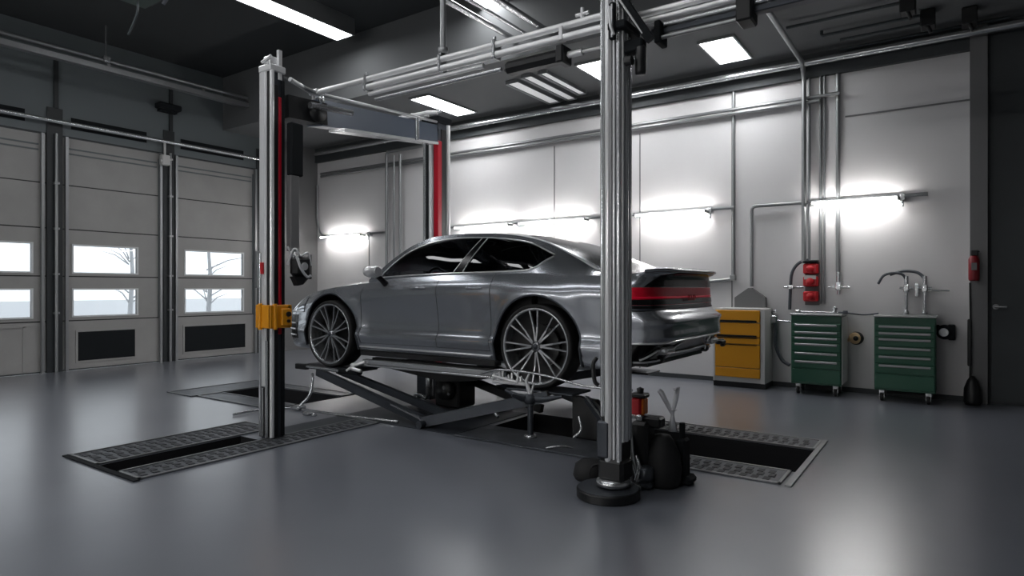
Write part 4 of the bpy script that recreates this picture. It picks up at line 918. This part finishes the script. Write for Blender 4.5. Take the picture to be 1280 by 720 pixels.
# greenhouse
zr_f = curve([(-.75, .99), (-.54, 1.035), (-.30, 1.150), (-.09, 1.252), (.1, 1.328), (.29, 1.378), (.46, 1.408), (.75, 1.438), (1.1, 1.450), (1.40, 1.436), (1.66, 1.372), (1.92, 1.236), (2.10, 1.095), (2.22, .985)])
wr_f = curve([(-.75, .80), (-.54, .72), (-.2, .665), (.1, .635), (.6, .61), (1.1, .61), (1.42, .635), (1.68, .67), (1.92, .72), (2.10, .78), (2.22, .84)])
zc_f = curve([(-1.0, 1.038), (-.82, 1.066), (-.52, 1.165), (-.18, 1.285), (.3, 1.415), (.75, 1.475), (1.1, 1.488), (1.4, 1.465), (1.7, 1.385), (2.0, 1.245), (2.25, 1.085), (2.45, .965)])
wt_f = curve([(-.07, 1.192), (.02, 1.232), (.1, 1.268), (.22, 1.312), (.42, 1.352), (.75, 1.388), (1.1, 1.398), (1.38, 1.375), (1.66, 1.300), (1.85, 1.195), (1.99, 1.075), (2.04, 1.032)])
wb_f = curve([(-.07, 1.190), (.0, 1.145), (.09, 1.082), (.20, 1.062), (.6, 1.054), (1.1, 1.046), (1.7, 1.030), (2.04, 1.015)])
def belt(x):
    t = t_of_x(max(min(x, 2.3), -.9)); return body_pt(t, ztop_f(px_f(t)))
def side_y(x, z):
    b = belt(x); zb = b.z; zr = max(zr_f(x), zb+.003); q = min(max((z-zb)/(zr-zb), 0), 1)
    return b.y+(wr_f(x)-b.y)*q+.022*math.sin(PI*q)*min(1, (zr-zb)/.3)
GX = sorted(set([round(-.75+i*(2.22+.75)/90, 4) for i in range(91)]+[-.07, 2.04, .92, .93]))
for side in (1, -1):
    sk = MB(); gf, gr = MB(), MB()
    for i in range(len(GX)-1):
        xa, xb = GX[i], GX[i+1]
        def zlist(x):
            zb = belt(x).z; zr = max(zr_f(x), zb+.003)
            if -.07 <= x <= 2.04: lo, hi = wb_f(x), min(wt_f(x), zr-.006)
            elif x < -.07: lo = hi = min(1.191, zb+(zr-zb)*.6)
            else: lo = hi = min(1.02, zb+(zr-zb)*.6)
            hi = max(hi, lo)
            return [zb, (zb+lo)/2]+[lo+(hi-lo)*k/6 for k in range(7)]+[(hi+zr)/2, zr]
        za, zb_ = zlist(xa), zlist(xb)
        for j in range(len(za)-1):
            glass = 2 <= j <= 7 and -.0701 <= xa and xb <= 2.0401
            q = [Vector((xa, side_y(xa, za[j])*side, za[j])), Vector((xb, side_y(xb, zb_[j])*side, zb_[j])), Vector((xb, side_y(xb, zb_[j+1])*side, zb_[j+1])), Vector((xa, side_y(xa, za[j+1])*side, za[j+1]))]
            if abs(za[j]-za[j+1])+abs(zb_[j]-zb_[j+1]) < 2e-5: continue
            if glass: q = [p-Vector((0, .008*side, 0)) for p in q]
            if side > 0: q = q[::-1]
            (sk if not glass else (gr if xb <= .9201 else gf)).add(q, [(0, 1, 2, 3)], True)
    sk.build('roof_pillar', M['paint'], CAR, local=True, weld=.0003, fixn=False)
    gf.build('front_side_window', M['carglass'], CAR, local=True, weld=.0003, fixn=False)
    gr.build('rear_side_window', M['carglass'], CAR, local=True, weld=.0003, fixn=False)
    # dark slanted pillar between the windows, with thin bright edges
    def on_side(x, z, off): return Vector((x, (side_y(x, z)+off)*side, z))
    zs = [1.055+i*(1.392-1.055)/10 for i in range(11)]
    fx = lambda z: 1.02-(z-1.06)*.66; rx = lambda z: .915-(z-1.06)*.52
    mb = MB()
    for k in range(10):
        for u in range(3):
            P = lambda z, uu: on_side(rx(z)+(fx(z)-rx(z))*uu/3, z, .002)
            q = [P(zs[k], u), P(zs[k], u+1), P(zs[k+1], u+1), P(zs[k+1], u)]
            mb.add(q if side < 0 else q[::-1], [(0, 1, 2, 3)], True)
    o = mb.build('centre_pillar', M['piano'], CAR, local=True, weld=.0002, fixn=False)
    mb = MB(); mb.tube([on_side(fx(z)+.004, z, .0) for z in zs], .005, 6); mb.tube([on_side(rx(z)-.004, z, .0) for z in zs], .005, 6); mb.build('pillar_edge', M['trim'], o, local=True)
    # bright surround
    mb = MB(); tp = [on_side(x, min(wt_f(x)+.006, zr_f(x)), .002) for x in np.linspace(-.07, 2.04, 50)]; bt = [on_side(x, wb_f(x)-.006, .004) for x in np.linspace(2.04, -.07, 50)]
    mb.tube(tp+bt, .0075, 8, False); mb.build('window_trim', M['trim'], CAR, local=True)
# roof, windshield, rear window
def cross(x, u):
    """u -1..1 across, between the rails"""
    w_, zr = wr_f(x), max(zr_f(x), belt(x).z+.003); zc = zc_f(x)
    if x > 2.22: w_, zr = .84, .985
    return Vector((x, w_*u, zr+(zc-zr)*(1-abs(u)**2.2)))
def sheet(x0, x1, u0, u1, nx, nu, name, m, off=0, bow=0.):
    mb = MB(); vs = []
    for i in range(nx+1):
        x = x0+(x1-x0)*i/nx
        for k in range(nu+1):
            p = cross(x, u0+(u1-u0)*k/nu); p.z += off
            vs.append(p)
    n = nu+1; mb.add(vs, [(i*n+k, (i+1)*n+k, (i+1)*n+k+1, i*n+k+1) for i in range(nx) for k in range(nu)], True)
    return mb.build(name, M[m], CAR, local=True, fixn=True)
sheet(.34, 1.30, -1, 1, 24, 24, 'roof', 'paint')
for s_ in (-1, 1):
    sheet(-.75, .34, s_*.90, s_, 24, 3, 'roof_rail', 'paint'); sheet(1.30, 2.22, s_*.93, s_, 24, 3, 'roof_rail', 'paint')
sheet(-.75, .34, -.90, .90, 24, 20, 'rear_window', 'piano', -.004)
for s_ in (-1, 1):
    mb = MB(); mb.tube([cross(x, s_*.985)+Vector((0, 0, .002)) for x in np.linspace(-.70, .30, 24)], .011, 8); mb.build('rear_pillar_strip', M['trim'], CAR, local=True)
sheet(1.30, 2.22, -.93, .93, 24, 20, 'windshield', 'carglass', -.004)
# glass tail that runs on to the boot lid, and the cowl
mb = MB(); vs = []; nx, nu = 6, 20
for i in range(nx+1):
    x = -.98+(.23+.01)*i/nx; f_ = i/nx
    for k in range(nu+1):
        u = -1+2*k/nu; w_ = .60+(.72-.60)*f_; zr = 1.018+(cross(-.745, .9).z-1.018)*f_
        vs.append((x, w_*u, zr+(zc_f(x)-zr)*(1-abs(u)**2.2)))
mb.add(vs, [(i*(nu+1)+k, (i+1)*(nu+1)+k, (i+1)*(nu+1)+k+1, i*(nu+1)+k+1) for i in range(nx) for k in range(nu)], True)
mb.build('rear_window', M['piano'], CAR, local=True)
mb = MB(); mb.prism([(1.9, .98), (2.24, .96), (2.24, .99), (1.9, 1.0)], -.80, .80, 'y'); mb.build('cowl', M['black'], CAR, local=True)
# cabin: tub, dashboard, seats, wheel
mb = MB(); mb.box((-.7, -.80, .30), (2.1, .80, .42)); mb.box((-.75, -.78, .42), (.1, .78, .96), .03); mb.box((1.75, -.78, .42), (2.12, .78, .98), .05)
for s_ in (-1, 1): mb.box((.1, s_*.78, .4), (1.8, s_*.84, .98))
mb.build('interior', M['cabin'], CAR, local=True)
for y in (-.36, .36):
    for x, hh in ((.95, 1.20), (.18, 1.13)):
        mb = MB(); mb.box((x, y-.24, .44), (x+.5, y+.24, .62), .06); mb.prism([(x-.02, .58), (x+.14, .58), (x+.03, hh-.06), (x-.08, hh-.06)], y-.23, y+.23, 'y'); mb.box((x-.10, y-.13, hh-.02), (x-.0, y+.13, hh+.14), .03); mb.box((x-.07, y-.05, hh-.08), (x-.04, y+.05, hh))
        mb.build('seat', M['seat'], CAR, local=True, bevel=.015)
mb = MB(); ring = [(1.62+.05*math.sin(a), .36+.18*math.cos(a), .93+.18*math.sin(a)) for a in [2*PI*i/24 for i in range(25)]]; mb.tube(ring, .013, 8, False); mb.tube([(1.62, .36, .93), (1.8, .36, .88)], .02, 8); mb.tube([(1.62, .19, .93), (1.62, .53, .93)], .015, 8)
mb.build('steering_wheel', M['seat'], CAR, local=True)
# underbody, wheel wells, arches
mb = MB(); mb.box((.47, -.86, .20), (2.28, .86, .26)); mb.box((-.95, -.70, .24), (3.5, .70, .34)); mb.box((3.21, -.74, .22), (3.55, .74, .5)); mb.box((-.98, -.74, .30), (-.46, .74, .6)); mb.build('underbody', M['black'], CAR, local=True)
for cx in (0, WBASE):
    for side in (1, -1):
        mb = MB(); n = 28; vs = []; R = ARCH_R+.004
        for k in range(n+1):
            a_ = PI*1.16*k/n-PI*.08; x, z = cx+R*math.cos(a_), ARCH_Z+R*math.sin(a_)
            for yy in (.915, .55): vs.append((x, yy*side, z))
        mb.add(vs, [(2*k, 2*k+2, 2*k+3, 2*k+1) for k in range(n)], True)
        mb.add([(cx, .55*side, ARCH_Z)]+[(v[0], v[1], v[2]) for v in vs[1::2]], [(0, i+1, i+2) for i in range(n)])
        mb.build('wheel_well', M['black'], CAR, local=True, fixn=False)
        pts = []
        for k in range(37):
            a_ = PI*k/36; x, z = cx+(ARCH_R-.002)*math.cos(a_), ARCH_Z+(ARCH_R-.002)*math.sin(a_)
            pts.append(body_pt(t_of_x(x), z, side)-Vector((0, .006*side, 0)))
        e0, e1 = pts[0].copy(), pts[-1].copy()
        pts = [Vector((e0.x, body_pt(t_of_x(e0.x), .25, side).y, .23))]+pts+[Vector((e1.x, body_pt(t_of_x(e1.x), .25, side).y, .23))]
        mb = MB(); mb.tube(pts, .011, 8); mb.build('arch_lip', M['dsteel'], CAR, local=True)
# bright sill strip
for side in (1, -1):
    mb = MB(); mb.tube([body_pt(t_of_x(x), .262, side)+Vector((0, .010*side, 0)) for x in np.linspace(.50, 2.27, 24)], .010, 8); mb.build('sill_strip', M['trim'], CAR, local=True)
    mb = MB(); mb.box((.46, side*.80, .165), (2.29, side*.905, .225), .01); mb.build('sill', M['black'], CAR, local=True)
# door handles
for side in (1, -1):
    for x in (.60, 1.32):
        mb = MB(); P = [body_pt(t_of_x(xx), .895, side)+Vector((0, o_*side, 0)) for xx, o_ in ((x, .0), (x+.03, .022), (x+.16, .022), (x+.19, .0))]
        mb.tube(P, .010, 8); mb.build('door_handle', M['paint'], CAR, local=True)
# mirrors
for side in (1, -1):
    mb = MB(); base = Vector((1.93, side*.90, 1.02))
    mb.tube([base+Vector((-.02, -side*.02, -.09)), base+Vector((0, side*.04, -.03)), base+Vector((.01, side*.09, .01))], [.035, .028, .03], 12)
    mi = mb.build('side_mirror', M['piano'], CAR, local=True)
    mb = MB(); n = 16; rings = []
    for hgt, sx, sz in ((0, .03, .04), (.02, .058, .058), (.08, .068, .066), (.15, .062, .060), (.20, .045, .045), (.222, .012, .015)):
        for k in range(n):
            a_ = 2*PI*k/n; rings.append((base.x+.02+sx*math.cos(a_), base.y+side*(.03+hgt), base.z+.045+sz*math.sin(a_)))
    mb.add(rings, [(i*n+k, i*n+(k+1) % n, (i+1)*n+(k+1) % n, (i+1)*n+k) for i in range(5) for k in range(n)], True); mb.add(rings[:n], [tuple(range(n))]); mb.add(rings[-n:], [tuple(range(n))])
    mb.build('mirror_cap', M['bright'], mi, local=True)
    MB().disc((base.x-.052, base.y+side*.13, base.z+.045), .048, .008, 'x', 20).build('mirror_glass', M['trim'], mi, local=True)
# tail: spoiler shadow band, lamp bar, lower strip
def rear_band(z0, z1, y1, off, name, m, t1=None, nz_=4, taper=0):
    mb = MB(); tmax = t_of_x(-.86) if t1 is None else t1; ns = 60; vs = []
    ts = [tmax*(-1+2*k/ns) for k in range(ns+1)]
    for j in range(nz_+1):
        z = z0+(z1-z0)*j/nz_
        for t in ts:
            p = body_pt(abs(t), z, 1 if t >= 0 else -1); e = 1 if not taper else max(0., 1-(abs(t)/tmax)**taper)
            if taper: z_ = z0+(z1-z0)*j/nz_*e; p = body_pt(abs(t), z_, 1 if t >= 0 else -1)
            d = Vector((-1, 0, 0)) if abs(t) < .6 else Vector((-1, .8*(1 if t > 0 else -1), 0)).normalized()
            vs.append(p+d*off)
    n = ns+1
    mb.add(vs, [(j*n+k, j*n+k+1, (j+1)*n+k+1, (j+1)*n+k) for j in range(nz_) for k in range(ns)], True)
    return mb.build(name, M[m], CAR, local=True)
tw = t_of_x(-.80)
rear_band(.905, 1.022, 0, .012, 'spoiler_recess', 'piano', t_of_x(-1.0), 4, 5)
tl = rear_band(.755, .900, 0, .008, 'tail_lamp', 'lamp_red', tw)
rear_band(.812, .824, 0, .013, 'lit_bar', 'lamp_lit', tw, 2).parent = tl
rear_band(.757, .802, 0, .012, 'lamp_lower_band', 'piano', tw, 2).parent = tl
rear_band(.705, .750, 0, .006, 'lower_strip', 'piano', tw, 2)
rear_band(.712, .728, 0, .009, 'chrome_strip', 'dsteel', tw, 2)
mb = MB()
for yy in (-.07, -.02, .03, .075): mb.lathe([(.024, -.004), (.028, 0), (.024, .004), (.020, 0)], 'x', (-1.085, yy, .812), 20, True, True)
mb.build('ring_badge', M['redp'], CAR, local=True)
# spoiler lip
mb = MB(); pts = []
for k in range(41):
    t = t_of_x(-.92)*(-1+k/20); p = body_pt(abs(t), ztop_f(px_f(abs(t))), 1 if t >= 0 else -1); pts.append(p+Vector((-.012, 0, .008)))
mb.tube(pts, .016, 8); mb.build('spoiler_lip', M['paint'], CAR, local=True)
# diffuser and exhaust trims
rear_band(.30, .445, 0, .004, 'diffuser', 'piano', t_of_x(-.70), 4)
def t_of_y(y):
    lo, hi = 0., t_of_x(-.80)
    for _ in range(40):
        m = (lo+hi)/2
        if py_f(m) < y: lo = m
        else: hi = m
    return (lo+hi)/2
def rear_line(pts, off):
    out = []
    for (y0, z0), (y1, z1) in zip(pts, pts[1:]):
        for k in range(6):
            y = y0+(y1-y0)*k/6; z = z0+(z1-z0)*k/6; out.append(body_pt(t_of_y(abs(y)), z, 1 if y >= 0 else -1)+Vector((-off, off*.5*(1 if y > .6 else -1 if y < -.6 else 0), 0)))
    return out
mb = MB()
mb.tube([body_pt(t_of_x(-.72), .44, 1)+Vector((0, .008, 0))]+rear_line([(.90, .447), (.5, .455), (-.5, .455), (-.90, .447)], .010)+[body_pt(t_of_x(-.72), .44, -1)+Vector((0, -.008, 0))], .009, 8)
mb.tube(rear_line([(.88, .29), (.55, .295), (.46, .345), (0, .335), (-.46, .345), (-.55, .30), (-.88, .31), (-.89, .3)], .016), .009, 8)
for s_ in (-1, 1):
    mb.tube(rear_line([(s_*.86, .31), (s_*.74, .385), (s_*.44, .39), (s_*.36, .44), (s_*.34, .44)], .016), .009, 8)
mb.build('diffuser_trim', M['trim'], CAR, local=True)
for s_ in (-1, 1):
    mb = MB(); mb.box((-1.12, s_*.50, .35), (-.98, s_*.70, .41), .02); mb.build('exhaust_tip', M['trim'], CAR, local=True)
    mb = MB(); mb.box((-1.05, s_*.58-.04, .27), (-.80, s_*.58+.04, .33), .02); mb.build('tow_bracket', M['black'], CAR, local=True)
mb = MB(); mb.box((-1.16, -.80, .345), (-1.06, -.66, .375), .006); mb.tube([(-1.10, -.90, .37), (-1.10, -.66, .38)], .012, 8); mb.box((-1.12, -.92, .30), (-1.08, -.86, .37), .01); mb.build('sensor_arm', M['black'], CAR, local=True)
# nose: grille, lamps
mb = MB()
def fpt(t, z, o_, sd): p = body_pt(t, z, sd); return p+Vector((o_, 0, 0))
vs = []; tmin = t_of_x(3.74); ns = 24
for j in range(5):
    for k in range(ns+1):
        s_ = -1+2*k/ns; t = TT-(TT-tmin)*abs(s_); vs.append(fpt(t, .34+.33*j/4, .006, 1 if s_ >= 0 else -1))
mb.add(vs, [(j*(ns+1)+k, j*(ns+1)+k+1, (j+1)*(ns+1)+k+1, (j+1)*(ns+1)+k) for j in range(4) for k in range(ns)], True)
gr_ = mb.build('grille', M['piano'], CAR, local=True)
mb = MB()
for q in range(6):
    z = .37+.055*q; mb.tube([fpt(TT-(TT-tmin)*abs(s_), z, .014, 1 if s_ >= 0 else -1) for s_ in np.linspace(-1, 1, 21)], .007, 6)
mb.build('grille_slat', M['trim'], gr_, local=True)
for side in (1, -1):
    mb = MB(); ts = np.linspace(t_of_x(3.25), t_of_x(3.72), 14); vs = []
    for j in range(5):
        for k, t in enumerate(ts):
            z0_ = .60+.02*(1-k/13); z1_ = ztop_f(px_f(t))-.03; p = body_pt(t, z0_+(z1_-z0_)*j/4, side); vs.append(p+Vector((.006, .006*side, 0)))
    mb.add(vs, [(j*14+k, j*14+k+1, (j+1)*14+k+1, (j+1)*14+k) for j in range(4) for k in range(13)], True); hl = mb.build('headlamp', M['headlamp'], CAR, local=True)
    mb = MB()
    for q in range(3):
        mb.tube([body_pt(t, .34+.07*q, side)+Vector((.008, .008*side, 0)) for t in np.linspace(t_of_x(3.40), t_of_x(3.71), 8)], .010, 8)
    mb.tube([body_pt(t, .62, side)+Vector((.012, .01*side, 0)) for t in ts], .006, 6)
    mb.build('intake_slat', M['trim'], CAR, local=True)
    mb = MB(); ts = np.linspace(t_of_x(3.38), t_of_x(3.72), 10); vs = [body_pt(t, .30+.28*j/3, side)+Vector((.004, .004*side, 0)) for j in range(4) for t in ts]
    mb.add(vs, [(j*10+k, j*10+k+1, (j+1)*10+k+1, (j+1)*10+k) for j in range(3) for k in range(9)], True); mb.build('air_intake', M['piano'], CAR, local=True)
# wheels
def wheel_parts():
    R, w2 = .378, .12
    mb = MB(); mb.lathe([(.338, -.10), (.345, -w2+.004), (.362, -w2), (.374, -.10), (R, -.07), (R, .07), (.374, .10), (.362, w2), (.345, w2-.004), (.338, .10)], 'y', (0, 0, 0), 72, True, True)
    tyre = mb.build('wheel', M['tyre'], CAR, local=True)
    rim = MB(); rim.lathe([(.335, .098), (.343, .112), (.338, .118), (.322, .112), (.316, .096), (.318, .02), (.30, -.10), (.335, -.10)], 'y', (0, 0, 0), 72, True, True)
    rim.lathe([(.001, .105), (.030, .105), (.034, .098), (.055, .085), (.06, .05), (.001, .04)], 'y', (0, 0, 0), 32)
    for i in range(8):
        for da in (-.13, .13):
            a0 = 2*PI*i/8+.2; a1 = a0+da; a_in = a0+da*.55
            p0 = Vector((.045*math.cos(a_in), .085, .045*math.sin(a_in))); p1 = Vector((.322*math.cos(a1), .100, .322*math.sin(a1)))
            rim.bar(p0, p0.lerp(p1, .45)+Vector((0, -.012, 0)), .017, .022, (0, 1, 0)); rim.bar(p0.lerp(p1, .45)+Vector((0, -.012, 0)), p1, .014, .020, (0, 1, 0))
    r = rim.build('rim', M['rim'], tyre, local=True)
    cp = MB(); cp.lathe([(.001, .116), (.022, .114), (.028, .104)], 'y', (0, 0, 0), 24)
    for i in range(5):
        a_ = 2*PI*i/5; cp.lathe([(.001, .100), (.007, .099), (.008, .085)], 'y', (.045*math.cos(a_), 0, .045*math.sin(a_)), 8)
    hc = cp.build('hub_cap', M['dsteel'], tyre, local=True)
    bd = MB(); bd.lathe([(.06, .01), (.19, .01), (.19, -.02), (.06, -.02)], 'y', (0, 0, 0), 40, False, True); bd.lathe([(.001, -.09), (.31, -.09), (.31, -.10), (.001, -.10)], 'y', (0, 0, 0), 40, False)
    b = bd.build('brake_disc', M['disc'], tyre, local=True)
    return tyre, [r, hc, b]
tyre, subs = wheel_parts()
spots = [(0, .835, 0, .25), (WBASE, .835, 0, .6), (0, -.835, PI, .9), (WBASE, -.835, PI, .3)]
for i, (x, y, rz, ry) in enumerate(spots):
    if i == 0: w_, ss = tyre, subs
    else:
        w_ = tyre.copy(); COL.objects.link(w_); ss = []
        for o in subs:
            c = o.copy(); COL.objects.link(c); c.parent = w_; ss.append(c)
    w_.parent = CAR; w_.location = (x, y, .379); w_.rotation_euler = (0, 0, rz)
    for o in ss[:2]: o.rotation_euler = (0, ry, 0)
